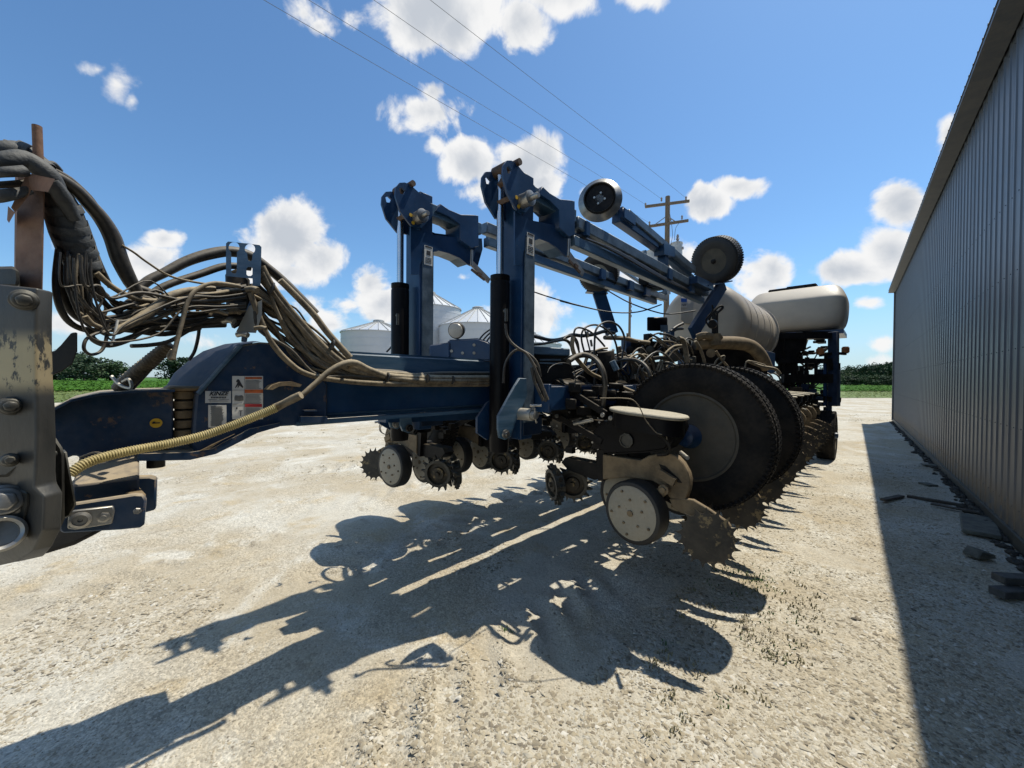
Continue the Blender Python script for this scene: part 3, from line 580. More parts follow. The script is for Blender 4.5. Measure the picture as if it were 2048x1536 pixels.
for (x0, x1, y0, y1) in ((609, 634, 820, 823), (602, 655, 833, 846)): b = MB(); poly_x(b, [(x0, y0), (x1, y0), (x1, y1), (x0, y1)], -2.03, .06); b.build('step_plate', BLUE_D, goose)
# --- pole front piece in front of the hinge
b = MB(); poly_x(b, [(60, 845), (84, 830), (140, 801), (200, 788), (275, 783), (347, 781), (347, 893), (277, 900), (277, 953), (225, 953), (150, 910), (100, 930)], -2.12, .30)
pole = b.build('hitch_neck', BLUE_D, pl, bevel=.006)
b = MB(); poly_x(b, [(60, 843), (84, 828), (140, 799), (200, 786), (275, 781), (350, 779), (350, 784), (275, 786), (200, 791), (140, 804), (84, 834), (60, 850)], -2.08, .40); b.build('top_flange', BLUE_D, pole)
b = MB(); b.lathe([(.019, 0), (.019, .005)], onx(312, 846, -2.12), (1, 0, 0), 20); b.build('warning_sticker', YEL, pole)
b = MB(); c = onx(312, 846, -2.114); b.box(c, (.004, .024, .004)); b.box(c+V((0, -.006, .002)), (.004, .007, .008)); b.build('sticker_print', INK, pole)
for k in range(5):
    b = MB(); y = 790+k*19; c = onx(369, y, -2.16); b.lathe([(.028, -.018), (.042, -.015), (.042, .015), (.028, .018)], c, (0, 0, 1), 14); b.build('hinge_knuckle', TAN, goose, smooth=60)
b = MB(); b.cyl(onx(369, 772, -2.19), onx(369, 885, -2.19), .034); b.build('hinge_pin', DARKM, goose)
c = onx(369, 776, -2.22); b = MB(); b.box(c, (.26, .12, .02)); b.build('mud_cap', TAN, goose, bevel=.008)
# --- decals with their printing
PX = -2.069
def decal(name, x0, y0, x1, y1, m, dx=.0): b = MB(); poly_x(b, [(x0, y0), (x1, y0), (x1, y1), (x0, y1)], PX+.002+dx, .002); return b.build(name, m, pl)
def bars(name, par, lst, m, dx=.0025):
    b = MB()
    for (x0, y0, x1, y1) in lst: poly_x(b, [(x0, y0), (x1, y0), (x1, y1), (x0, y1)], PX+dx+.001, .001)
    return b.build(name, m, par)
GREYD = mat('grey_name_plate', (.55, .55, .53), .5, .1, .08, .2, 0, ns=20)
d1 = decal('name_plate', 410.5, 782, 462, 806, GREYD)
def meshed(o, p, par):
    bpy.context.view_layer.update(); me = bpy.data.meshes.new_from_object(o.evaluated_get(bpy.context.evaluated_depsgraph_get())); q = bpy.data.objects.new('lettering', me); COL.objects.link(q)
    q.rotation_euler = o.rotation_euler; q.scale = o.scale; bpy.data.objects.remove(o); q.name = 'lettering'; q.parent = par; q.location = p-WO[par.name]; return q
def text(body, px, py, hpx, m, par, shear=.0, off=0., wid=None, X=PX+.004):
    cu = bpy.data.curves.new('lettering', 'FONT'); cu.body = body; cu.shear = shear; cu.offset = off; cu.extrude = .0006; cu.align_x = 'CENTER'; cu.align_y = 'CENTER'
    p = onx(px, py, X); hgt = abs(onx(px, py-hpx/2, X).z-onx(px, py+hpx/2, X).z); cu.size = hgt*1.38; cu.materials.append(m)
    o = bpy.data.objects.new('lettering', cu); COL.objects.link(o); o.rotation_euler = (math.pi/2, 0, math.pi/2)
    if wid: bpy.context.view_layer.update(); w0 = max(1e-4, o.dimensions.x); w1 = abs(onx(px-wid/2, py, X).y-onx(px+wid/2, py, X).y); o.scale = (w1/w0, 1, 1)
    return meshed(o, p, par)
text('KINZE', 437, 787.3, 8.2, INK, d1, .35, .0006, 40)
bars('plate_print', d1, [(422+i*3.1, 793.4, 424.0+i*3.1, 796.4) for i in range(10)]+[(416, 798.9, 434, 799.5), (438, 798.9, 458, 799.5), (418, 802, 456, 802.5)], INK)
d2 = decal('serial_sticker', 416.5, 810, 453, 855, WHITE); bars('serial_print', d2, [(421+random.random()*2, 812.5+i*2.05, 448-random.random()*5, 813.3+i*2.05) for i in range(20)], INK)
d3 = decal('safety_sticker', 464.5, 752, 526, 838.5, WHITE)
bars('safety_heading', d3, [(490.5, 754, 524, 758.2)], ORANGE); bars('safety_heading', d3, [(489, 779, 526, 786)], ORANGE); bars('danger_heading', d3, [(490, 808, 524, 814)], RED)
bars('safety_print', d3, [(491, 760.5+i*2.3, 523-random.random()*6, 761.2+i*2.3) for i in range(8)]+[(491, 788+i*2.3, 523-random.random()*5, 788.7+i*2.3) for i in range(9)]+[(491, 816+i*2.4, 521-random.random()*4, 816.7+i*2.4) for i in range(8)]+[(465, 780, 489, 780.4), (465, 808, 489, 808.4), (489, 753, 489.3, 838)], INK)
b = MB(); poly_x(b, [(473, 761), (476, 758), (479, 760), (481, 764), (483, 768), (487, 774), (485, 776), (479, 771), (477, 775), (475, 775.5), (477, 769), (474, 773), (471, 776), (470, 775), (474, 768), (475, 764), (472, 764)], PX+.0035, .001); b.build('falling_figure', INK, d3)
b = MB(); poly_x(b, [(469, 793), (472, 790.5), (478, 791.5), (484, 790.5), (487, 793), (487, 801), (478, 802), (469, 801)], PX+.0035, .001); b.build('book_symbol', SILVER, d3)
bars('hammer_symbol', d3, [(478, 821, 485, 822.3), (480.8, 822, 482, 832), (472, 814.5, 475, 818)], INK)
# --- tubes between gooseneck and tractor: lower clevis bracket
CZ = onz(160, 1000, 1.12)
clv = MB(); zf = 1.27
def poly_c(b, px, z, t): d = ray(1024, 768); b.plate([at(x, y, z) for x, y in px], d*t); return b
n0 = V((-.25, -.97, 0)).normalized()
def onp(px, py, p0, n): d = ray(px, py); return C0+d*((p0-C0).dot(n)/d.dot(n))
P0 = at(205, 1020, 1.27); NF = (ray(205, 1020)*-1); NF.z = 0; NF.normalize(); NF = (Matrix.Rotation(math.radians(-8), 3, 'Z') @ NF)
def poly_p(b, px, p0, n, t): b.plate([onp(x, y, p0, n) for x, y in px], -n*t); return b
poly_p(clv, [(118, 1030), (124, 1016), (140, 1009), (270, 989), (286, 990), (292, 1000), (288, 1050), (280, 1056), (240, 1060), (124, 1067), (118, 1060)], P0, NF, .03); clevis = clv.build('drawbar_clevis', BLUE_D, pl, bevel=.005)
b = MB(); poly_p(b, [(136, 1025), (148, 1021), (226, 1012), (229, 1022), (224, 1048), (150, 1060), (134, 1058)], P0+NF*.012, NF, .012); wp = b.build('wear_plate', SILVER, clevis, bevel=.003)
for (px, py, r) in ((161, 1040, .026), (208, 1034, .017), (275, 1021, .011)):
    c = onp(px, py, P0+NF*.014, NF); b = MB()
    if r > .02: b.lathe([(r, 0), (r*.98, .006), (r*.7, .010), (r*.66, .005), (r*.25, .005), (r*.2, .001)], c, NF, 20)
    else: b.lathe([(r, 0), (r, .008), (r*.8, .010)], c, NF, 6); b.lathe([(r*.5, 0), (r*.5, .018)], c, NF, 10)
    b.build('bolt', SILVER, clevis)
b = MB(); zt = onp(200, 1000, P0, NF).z; poly_z(b, [(142, 962), (172, 938), (245, 935), (292, 987), (270, 992), (230, 975), (165, 982)], zt-.003, .035); b.build('clevis_top', TAN, clevis, bevel=.004)
b = MB(); poly_z(b, [(142, 985), (165, 979), (232, 974), (255, 990), (130, 1010)], zt-.05, .02); b.build('inner_web', BLUE_D, clevis)
P1c = at(280, 985, 1.45); b = MB(); poly_p(b, [(245, 956), (300, 954), (313, 958), (311, 1020), (292, 1025), (245, 1010)], P1c, NF, .05); b.build('rear_lug', BLUE_D, clevis, bevel=.005)
b = MB(); b.bar(at(215, 1000, 1.34), at(225, 905, 1.62), .16, .14); b.build('clevis_stem', BLUE_D, clevis, bevel=.006)

# --- lift masts (near and far are the same build)
def mast():
    X = -1.85
    b = MB(); yb = onx(1012, 700, -1.92).y; zt = onx(1020, 342, X).z
    b.box((X-.035, yb+.075, (1.18+zt)/2), (.20, .12, zt-1.18)); m = b.build('mast', BLUE, pl, bevel=.006)
    b = MB(); b.box((X+.072, yb+.085, (1.30+zt-.45)/2), (.012, .10, zt-.45-1.30)); b.build('lit_face_strip', STEEL_B, m)  # paler steel strip standing in for the column's faintly lit side face
    cx, cy = X-.05, yb-.085
    zc = at(1000, 553, (V((cx, cy, 0))-C0).dot(FWD)).z
    b = MB(); b.lathe([(.064, 1.10), (.068, 1.13), (.068, zc-.05), (.064, zc-.04), (.068, zc-.03), (.068, zc), (.040, zc+.004)], (cx, cy, 0), (0, 0, 1), 28); cyl = b.build('lift_cylinder', BLACK2, m)
    b = MB(); b.cyl((cx, cy, zc), (cx, cy, zt-.02), .026, 16); b.build('cylinder_rod', CHROME, m)
    b = MB(); b.lathe([(.042, -.055), (.042, .055)], (cx, cy, zt), (1, 0, 0), 16); b.lathe([(.022, -.10), (.022, .13)], (cx+.05, cy, zt), (1, 0, 0), 14); b.build('rod_eye', RUST_D, m)
    outl = [(1006, 350), (1007, 332), (1014, 321), (1023, 321), (1032, 326), (1071, 374), (1071, 400), (1052, 425), (1034, 420), (1014, 385)]
    for dx in (0, -.20):
        b = MB(); pts = [onx(x, y, -1.745)+V((dx, 0, 0)) for x, y in outl]; hole = [onx(x, y, -1.745)+V((dx, 0, 0)) for x, y in ((1013, 334), (1018, 332), (1024, 340), (1021, 348), (1015, 346))]
        b.holed(pts, [hole], (-.016, 0, 0)); b.build('mast_head_plate', BLUE, m)
    p = onx(1054, 399, -1.70); b = MB(); b.lathe([(.046, -.10), (.046, .02), (.05, .02), (.05, .035), (.03, .04)], p, (1, 0, 0), 18); b.lathe([(.02, .03), (.02, .09), (.016, .10)], p, (1, 0, 0), 12); b.build('pivot_boss', SILVER, m)
    b = MB()
    for (x, y) in ((1033, 395), (1037, 413)): b.lathe([(.013, 0), (.013, .004)], onx(x, y, -1.742), (1, 0, 0), 14)
    b.build('caution_dot', YEL, m)
    b = MB(); b.bar(onx(1002, 370, -1.86), onx(1012, 352, -1.86), .05, .03); b.bar(onx(1010, 400, -1.83), onx(1024, 396, -1.83), .14, .03); b.build('head_bracket', RUST_D, m)
    arch = [(1030, 422), (1060, 440), (1120, 452), (1141, 455), (1142, 478), (1134, 514), (1128, 510), (1114, 495), (1095, 484), (1078, 478), (1063, 483), (1053, 492), (1046, 507), (1044, 530), (1030, 530)]
    for X2 in (-1.775, -1.925): b = MB(); poly_x(b, arch, X2, .014); b.build('arch_plate', BLUE, m)
    b = MB(); lo = [(1128, 510), (1114, 495), (1095, 484), (1078, 478), (1063, 483), (1053, 492), (1046, 507)]
    for (a, c) in zip(lo, lo[1:]): q = [onx(*a, -1.78), onx(*c, -1.78)]; b.plate([q[0], q[1], q[1]-XV*.14, q[0]-XV*.14], (0, 0, .012))
    b.build('arch_flange', BLUE_L, m)
    b = MB(); y0, y1 = onx(1050, 410, -1.8).y, onx(1146, 445, -1.8).y; za = onx(1110, 415, -1.8).z; b.box((-1.83, (y0+y1)/2, za), (.13, y1-y0, .10)); b.build('hinge_arm', BLUE_L, m, bevel=.006)
    b = MB(); poly_x(b, [(1085, 372), (1100, 386), (1120, 398), (1142, 400), (1150, 402), (1150, 470), (1138, 474), (1118, 455), (1118, 420), (1100, 402), (1078, 388)], -1.74, .20); b.build('hinge_bracket', BLUE, m, bevel=.004)
    b = MB(); p = onx(1138, 478, -1.74); b.cyl(p, onx(1137, 512, -1.74), .012, 8); b.bar(onx(1137, 508, -1.75), onx(1166, 548, -1.75), .012, .05); b.build('latch_strap', SILVER, m)
    b = MB(); b.bar(onx(1138, 521, -1.73), onx(1160, 545, -1.73), .014, .018); b.bar(onx(1148, 530, -1.725), onx(1154, 535, -1.725), .026, .026); b.build('latch_hook', RUST_D, m)
    d = MB(); zz = onx(1040, 480, -1.77); d.box((X+.080, yb+.085, zz.z), (.003, .075, .15)); dd = d.build('warning_sticker', WHITE, m)
    d = MB(); d.box((X+.0825, yb+.085, zz.z+.02), (.002, .035, .035)); d.box((X+.0825, yb+.085, zz.z+.066), (.002, .06, .012))
    for k in range(4): d.box((X+.0825, yb+.085, zz.z-.02-k*.012), (.002, .055, .004))
    d.build('sticker_print', INK, m)
    # foot: clevis plates and pins
    foot = [(1030, 772), (1040, 756), (1053, 757), (1055, 790), (1030, 850), (1023, 872), (1012, 880), (1000, 876), (997, 858), (997, 832)]
    b = MB(); poly_x(b, foot, -1.70, .02); b.build('foot_plate', BLUE_L, m, bevel=.003)
    b = MB(); poly_x(b, [(975, 805), (985, 800), (990, 870), (975, 880), (955, 866), (955, 835)], -1.98, .02); b.build('foot_plate', BLUE, m)
    p = onx(1010, 868, -1.69); b = MB(); b.lathe([(.028, 0), (.028, .012), (.016, .014), (.016, .03)], p, (1, 0, 0), 12); b.build('foot_pin', SILVER, m)
    p = onx(1033, 827, -1.74); b = MB(); b.lathe([(.04, 0), (.04, .13), (.037, .14), (.028, .142), (.028, .17), (.02, .172)], p, (1, 0, 0), 18); b.build('grease_pin', ZINC, m)
    b = MB(); b.tube([p+V((.15, -.02, .05)), p+V((.16, 0, .04)), p+V((.16, .01, -.04)), p+V((.15, .03, -.05))], .006, 6); b.cyl(p+V((.12, 0, .06)), p+V((.19, .03, .062)), .008, 8); b.build('keeper_pin', ZINC, m)
    b = MB(); b.box((X-.04, yb+.14, 1.27), (.22, .22, .14)); b.build('foot_block', BLUE_M, m, bevel=.01)
    f = at(1009, 622, 2.47); b = MB(); b.cyl(f, f+V((.025, -.01, 0)), .011, 8); b.cyl(f+V((.025, -.01, .01)), f+V((.025, -.01, -.07)), .010, 8); b.build('hose_fitting', DARKM, m)
    return m
m1 = mast(); m2 = copy_tree(m1, pl, m1.location+V((-.80, -.30, .02)))
# --- row markers folded back on top
def beam(b, a, c, X, w, h, X2=None): b.bar(onx(*a, X), onx(*c, X if X2 is None else X2), w, h)
def rail(name, par, a, c, X, w=.09, h=.09, m=STEEL_B, X2=None): b = MB(); beam(b, a, c, X, w, h, X2); return b.build(name, m, par, bevel=.006)
def marker_disc(c, ax, r, par):
    b = MB(); b.lathe([(r, 0), (r*.97, .006), (r*.72, .035), (r*.70, .04)], c, ax, 40); d = b.build('marker_disc', SILVER, par)
    b = MB(); b.lathe([(r*.70, .02), (r*.72, .060), (r*.66, .066), (r*.60, .045), (r*.2, .040)], c, ax, 36); b.build('disc_hub', BLACK, d)
    x = V(ax).orthogonal().normalized(); y = V(ax).normalized().cross(x); b = MB()
    for k in range(4): t = k*1.57+.6; b.lathe([(.010, .04), (.010, .052)], c+(x*math.cos(t)+y*math.sin(t))*r*.24, ax, 8)
    b.build('hub_bolts', ZINC, d)
def tyre_prof(R, w, rim): return [(rim, -w*.40), (rim*1.04, -w*.46), ((R+rim)/2, -w*.53), (R*.93, -w*.46), (R*.985, -w*.36), (R, -w*.2), (R, w*.2), (R*.985, w*.36), (R*.93, w*.46), ((R+rim)/2, w*.53), (rim*1.04, w*.46), (rim, w*.40)]
def small_wheel(c, ax, R, w, par, rimcol=RIM):
    ax = V(ax).normalized(); b = MB(); b.lathe(tyre_prof(R, w, R*.52), c, ax, 40, cap=False); x = ax.orthogonal().normalized(); y = ax.cross(x)
    for k in range(60):
        t = 2*math.pi*k/60; rd = x*math.cos(t)+y*math.sin(t); tg = ax.cross(rd)
        for s in (-.28, .0, .28): b.box(c+rd*(R-.003)+ax*w*s+tg*(.01 if s else -.01), (R*.075, w*.24, .014), Matrix((tg, ax, rd)).transposed())
    t = b.build('gauge_wheel', RUBBER_C, par); b = MB()
    b.lathe([(R*.56, w*.44), (R*.52, w*.46), (R*.47, w*.36), (R*.44, w*.12), (R*.2, w*.16), (R*.16, w*.22), (R*.1, w*.24)], c, ax, 32); b.build('wheel_rim', rimcol, t)
    b = MB(); b.lathe([(R*.10, w*.2), (R*.10, w*.5), (R*.06, w*.55)], c, ax, 12)
    for k in range(4): tt = k*1.57+.2; b.lathe([(.011, w*.15), (.011, w*.3)], c+(x*math.cos(tt)+y*math.sin(tt))*R*.2, ax, 6)
    b.build('wheel_hub', BLACK, t); return t
b = MB(); beam(b, (1148, 446), (1412, 586), -1.80, .085, .10); mk = b.build('row_marker', STEEL_B, pl, bevel=.008)
rail('marker_tube', mk, (1141, 482), (1404, 602), -1.80, .075, .085, BLUE_L, -1.86); rail('marker_tube', mk, (1130, 462), (1395, 588), -2.02, .07, .08, STEEL_B)
for (a, c, X, X2) in (((1150, 484), (1262, 524), -1.86, -2.0), ((1262, 524), (1340, 545), -2.0, -1.84), ((1285, 520), (1400, 592), -2.0, -1.84), ((1228, 528), (1290, 505), -1.84, -1.84)): rail('marker_brace', mk, a, c, X, .045, .05, BLUE_L, X2)
b = MB(); beam(b, (1262, 520), (1312, 542), -1.85, .10, .08); b.build('marker_knuckle', BLUE, mk, bevel=.004)
for px, py in ((1163, 458), (1330, 548), (1375, 575)): b = MB(); p = onx(px, py, -1.79); b.bar(p, onx(px+7, py+4, -1.79), .10, .115); b.build('tube_clamp', BLUE, mk)
b = MB()
for k in range(3): b.tube([onx(1150+k*4, 470, -1.78), onx(1240, 505+k*2, -1.75), onx(1330, 556+k*2, -1.76), onx(1398, 590, -1.78)], .010, 6)
b.build('marker_hose', HOSE_K, mk)
rail('outer_tube', mk, (1252, 428), (1386, 540), -1.83, .075, .085, STEEL_B); rail('outer_tube', mk, (1240, 440), (1384, 556), -1.88, .06, .07, BLUE_L); rail('outer_tube', mk, (1304, 478), (1384, 578), -1.95, .05, .05, STEEL_B)
b = MB(); beam(b, (1236, 427), (1262, 446), -1.84, .12, .13); b.build('spring_box', BLUE, mk, bevel=.02)
b = MB(); beam(b, (1232, 436), (1310, 492), -1.86, .10, .09); b.build('slide_tube', BLUE, mk, bevel=.01)
b = MB(); beam(b, (1222, 418), (1246, 432), -1.86, .045, .045); b.build('disc_arm', BLUE_L, mk)
b = MB(); b.bar(onx(1326, 494, -1.85), onx(1326, 535, -1.85), .09, .10); b.bar(onx(1318, 500, -1.84), onx(1340, 506, -1.84), .12, .12); b.build('stop_post', BLUE, mk)
toc = (C0-at(1200, 401, 3.5)); toc.normalize(); marker_disc(at(1200, 401, 3.55), (toc+V((-.10, .0, .42))).normalized(), .200, mk)
toc = (C0-at(1433, 521, 5.6)).normalized(); small_wheel(at(1433, 521, 5.6), (toc+V((-.42, .15, .0))).normalized(), .335, .20, mk)
b = MB(); b.bar(onx(1446, 568, -1.66), onx(1384, 668, -1.80), .06, .20); mr = b.build('marker_rest', BLUE, pl, bevel=.006)
b = MB(); p = onx(1432, 566, -1.67); b.bar(onx(1410, 572, -1.7), onx(1458, 563, -1.66), .10, .02); b.build('rest_saddle', BLUE, mr)
b = MB(); b.bar(onx(1385, 560, -1.72), onx(1418, 575, -1.72), .12, .09); b.build('wheel_bracket', BLUE, mk)
# far marker
XF = -2.65
b = MB(); beam(b, (968, 456), (1326, 596), XF, .085, .10); mf = b.build('row_marker', STEEL_B, pl, bevel=.008)
rail('marker_tube', mf, (972, 484), (1310, 604), XF, .075, .085, BLUE_L, XF-.04); rail('marker_tube', mf, (975, 472), (1300, 590), XF-.22, .06, .07, STEEL_B)
for (a, c) in (((1233, 532), (1288, 570)), ((1060, 515), (1150, 545)), ((1090, 505), (1200, 560))): rail('marker_brace', mf, a, c, XF-.05, .045, .05, BLUE_L, XF-.2)
b = MB(); beam(b, (1286, 562), (1322, 572), XF+.05, .16, .16); b.build('spring_box', BLACK, mf, bevel=.02)
b = MB(); b.bar(onx(1331, 578, XF), onx(1329, 602, XF), .06, .10); b.bar(onx(1326, 586, XF), onx(1333, 586, XF), .14, .06); b.build('latch', STEEL_B, mf)
for px, py in ((1195, 548), (1252, 570), (1285, 582)): b = MB(); b.bar(onx(px, py, XF+.01), onx(px+9, py+4, XF+.01), .12, .13); b.build('tube_clamp', BLUE, mf)
toc = (C0-at(1198, 548, 5.3)).normalized(); small_wheel(at(1198, 547, 5.4), (toc+V((-.30, .2, -.1))).normalized(), .27, .18, mf, CREAM)
b = MB(); b.bar(at(1197, 584, 5.3), at(1224, 668, 5.3), .06, .17); mr2 = b.build('marker_rest', BLUE, pl, bevel=.006)
b = MB(); b.bar(at(1172, 584, 5.3), at(1214, 588, 5.3), .12, .015); b.build('rest_saddle', BLUE, mr2)
# --- toolbars of the two wings
for nm, x, y0 in (('wing_toolbar', -1.75, 2.13), ('wing_toolbar', -2.75, 1.85)):
    b = MB(); b.box((x, (y0+10.6)/2, 1.47), (.18, 10.6-y0, .18)); tb_ = b.build(nm, BLUE, pl, bevel=.012)
    for yy in (y0-.003, 4.2, 6.5):
        b = MB(); b.box((x, yy+.015, 1.47), (.20, .03, .20)); b.build('end_plate', BLUE, tb_, bevel=.004)
    for yy in (6.6, 8.4):
        b = MB(); b.box(((x+XC)/2, yy+y0-1.9, 1.5), (.42, .12, .12)); b.build('cross_member', BLUE, tb_)
b = MB(); b.box((-2.19, 5.7, 1.60), (.18, 6.6, .22)); cf = b.build('centre_frame', BLUE, pl, bevel=.02)
b = MB(); b.box((-2.49, 5.2, 1.58), (.20, 7.4, .16)); b.build('shadow_rail', BLUE, cf, bevel=.01)  # second rail added beside the frame so sunlit slits break its ground shadow
for yy in (6.2, 7.4, 8.6): b = MB(); b.box((XC+.05, yy, 1.62), (.9, .10, .14)); b.build('cross_member', BLUE, cf)
# pivot block between the masts with the work lamp on top
b = MB(); z = 2.85
b.plate([at(x, y, z) for x, y in ((895, 679), (955, 676), (975, 682), (985, 690), (985, 722), (895, 722))], ray(1024, 768)*.35); pb = b.build('pivot_block', BLUE, pl, bevel=.012)
b = MB(); b.plate([at(x, y, z-.02) for x, y in ((858, 690), (900, 684), (900, 722), (858, 724))], ray(1024, 768)*.25); b.build('valve_cover', BLUE, pb, bevel=.01)
b = MB()
for x, y in ((903, 702), (925, 706), (948, 706), (948, 690)): b.lathe([(.012, 0), (.012, .012)], at(x, y, z-.005), ray(x, y)*-1, 6)
b.build('bolt', SILVER, pb)
b = MB(); dL = (ray(912, 661)*-1+V((-.35, -.1, -.05))).normalized(); p = at(912, 661, 2.86); b.lathe([(.020, -.10), (.045, -.085), (.060, -.03), (.063, 0), (.060, .006)], p, dL, 20); wl = b.build('work_lamp', BLACK, pl)
b = MB(); b.lathe([(.058, .004), (.052, .016), (.03, .024), (.01, .027)], p, dL, 20); b.build('lamp_lens', GLASS, wl)
b = MB(); b.cyl(p+V((0, .02, -.06)), p+V((0, .02, -.12)), .012, 8); b.build('lamp_stud', BLACK, wl)
b = MB(); b.plate([at(x, y, 3.05) for x, y in ((1040, 690), (1140, 697), (1140, 712), (1042, 707))], ray(1024, 768)*.35); fb = b.build('centre_bracket', BLUE_L, pl, bevel=.008)
b = MB(); b.plate([at(x, y, 3.1) for x, y in ((1040, 708), (1140, 712), (1150, 765), (1040, 766))], ray(1024, 768)*.3); b.build('dark_housing', BLACK, fb)
b = MB(); b.plate([at(x, y, 3.08) for x, y in ((1080, 718), (1122, 718), (1122, 721), (1080, 721))], ray(1024, 768)*.05); b.plate([at(x, y, 3.08) for x, y in ((1079, 724), (1125, 726), (1125, 729), (1079, 727))], ray(1024, 768)*.05); b.build('rail_strip', STEEL_B, fb)
# front lugs under the tongue
b = MB(); poly_x(b, [(800, 828), (822, 828), (826, 858), (818, 866), (806, 862), (801, 850)], -2.44, .02); b.build('wing_lug', BLUE_L, tongue)
b = MB(); b.lathe([(.026, 0), (.026, .02), (.014, .022), (.014, .035)], onx(817, 856, -2.43), (1, 0, 0), 12); b.build('lug_pin', BLACK, tongue)
b = MB(); b.bar(onx(765, 830, -2.5), onx(965, 826, -2.5), .10, .10); b.build('front_cross_tube', BLUE, tongue)
# ------------------------------------------------------------------ row units (copied along both wings)
Y0 = 2.42; SP = .762
def mir(p): return V((2*XC-p.x, p.y, p.z))
def row_unit(side):
    tf = (lambda p: p) if side > 0 else mir
    O = tf(V((-1.3, Y0, 0)))
    def B(): return MB(tf)
    Y = Y0
    # shank (the dirt covered frame)
    b = B(); poly_y(b, [(1205, 909), (1280, 921), (1296, 912), (1320, 907), (1340, 907), (1354, 914), (1366, 927), (1376, 945), (1380, 960), (1378, 980), (1371, 1001), (1341, 998), (1335, 990), (1318, 970), (1305, 962), (1253, 955), (1205, 959)], Y, .06)
    root = b.build('row_unit', TAN, pl, bevel=.006, origin=O if side > 0 else O)
    b = B(); b.plate([ony(x, y, Y-.004) for x, y in ((1318, 928), (1330, 932), (1345, 946), (1358, 958), (1364, 966), (1356, 965), (1340, 950), (1322, 938))], (0, .003, 0)); b.build('slot', BLACK, root)
    b = B(); poly_y(b, [(1192, 900), (1208, 900), (1207, 962), (1196, 962)], Y+.01, .07); b.build('opener_mount', BLACK, root)
    # row cleaner arm and toothed disc
    b = B(); poly_y(b, [(1338, 998), (1372, 998), (1386, 1000), (1418, 1019), (1456, 1046), (1462, 1056), (1446, 1059), (1425, 1050), (1388, 1034), (1362, 1026), (1346, 1016)], Y-.005, .03); b.build('cleaner_arm', TAN, root, bevel=.004)
    def toothed(px, py, dy, ax, nm):
        c = ony(px, py, Y+dy); ax = V(ax).normalized(); x = ax.orthogonal().normalized(); y = ax.cross(x); nt = 17; R = .152
        prof = []
        for k in range(nt):
            for (f, r) in ((0, R*.93), (.30, R*.89), (.55, R*.93), (.72, R*1.03), (.85, R*1.14), (.93, R*1.0)):
                t = 2*math.pi*(k+f)/nt; prof.append(c+(x*math.cos(t)+y*math.sin(t))*r)
        b = B(); b.plate(prof, ax*.007); b.build(nm, DISC, root, smooth=30)
        b = B(); b.lathe([(.05, -.008), (.045, -.02), (.018, -.022), (.018, -.035)], c, ax, 16); b.build('disc_hub', DISC, root)
    toothed(1415, 1076, -.05, (.30 if side > 0 else -.55, -.95 if side > 0 else -.82, .10), 'row_cleaner_disc'); toothed(1408, 1052, .14, (-.35, -.93, .05), 'row_cleaner_disc')
    # gauge wheels
    def gauge(c, tilt):
        ax = V((-.10*tilt, -1, .0)).normalized(); R = .203
        b = B(); b.lathe([(R*.80, .012), (R*.86, .020), (R*.95, .016), (R, .0), (R, -.085), (R*.93, -.10), (R*.8, -.10)], c, ax, 44); g = b.build('gauge_wheel', RUBBER_C, root)
        b = B(); b.lathe([(R*.845, .0), (R*.845, .018), (R*.80, .022), (R*.5, .024), (.004, .026)], c, ax, 44); f = b.build('wheel_face', CREAM, root)
        x = ax.orthogonal().normalized(); y = ax.cross(x); b = B(); b.lathe([(.020, .02), (.020, .036), (.012, .038)], c, ax, 8)
        for k in range(5):
            for rr, o_ in ((.42, .2), (.70, .62)):
                t = 2*math.pi*k/5+o_; b.lathe([(.009, .018), (.008, .032), (.005, .034)], c+(x*math.cos(t)+y*math.sin(t))*R*rr, ax, 8)
        b.build('wheel_bolts', TAN, root)
        b = B(); b.lathe([(R*.845, -.105), (R*.80, -.108), (.01, -.11)], c, ax, 32); b.build('wheel_back', CREAM, root)
    gauge(ony(1265, 1025, Y-.10), 1.0); gauge(ony(1265, 1018, Y-.10)+V((-.16, .24, .01)), -1.)
    b = B(); c = ony(1330, 978, Y-.02); b.lathe([(.032, 0), (.032, .03), (.018, .032), (.018, .045)], c, (0, -1, 0), 14); b.bar(c, ony(1275, 1020, Y-.02), .03, .06); b.bar(ony(1318, 945, Y-.03), ony(1350, 965, Y-.03), .03, .05); b.build('gauge_arm', TAN, root)
    b = B(); c = ony(1362, 905, Y-.02); b.cyl(c, ony(1375, 916, Y-.10), .012, 10); b.build('depth_handle', ZINC, root)
    # seed meter body, lid and fan housing
    b = B(); poly_y(b, [(1214, 842), (1222, 826), (1352, 838), (1357, 858), (1346, 882), (1330, 901), (1290, 906), (1209, 910), (1194, 890), (1180, 868), (1196, 850)], Y-.02, .20); b.build('meter_body', BLACK2, root, bevel=.015)
    b = B(); c = ony(1295, 833, Y+.02); pts = []
    for k in range(28): t = 2*math.pi*k/28; pts.append(c+V((.250*abs(math.cos(t))**.8*math.copysign(1, math.cos(t)), .165*abs(math.sin(t))**.75*math.copysign(1, math.sin(t)), .012-.02*math.cos(t))))
    b.plate(pts, (0, 0, .022)); b.build('hopper_lid', LID, root, bevel=.006)
    b = B(); pts = [p+V((0, 0, -.10)) for p in [c+(p-c)*.90 for p in pts]]; b.plate(pts, (0, 0, .098)); b.build('hopper_rim', BLACK2, root)
    b = B(); c = ony(1253, 881, Y-.025); b.lathe([(.05, 0), (.05, .01), (.04, .012), (.038, .004), (.012, .006)], c, (0, -1, 0), 9); b.build('meter_hub', DARKM, root)
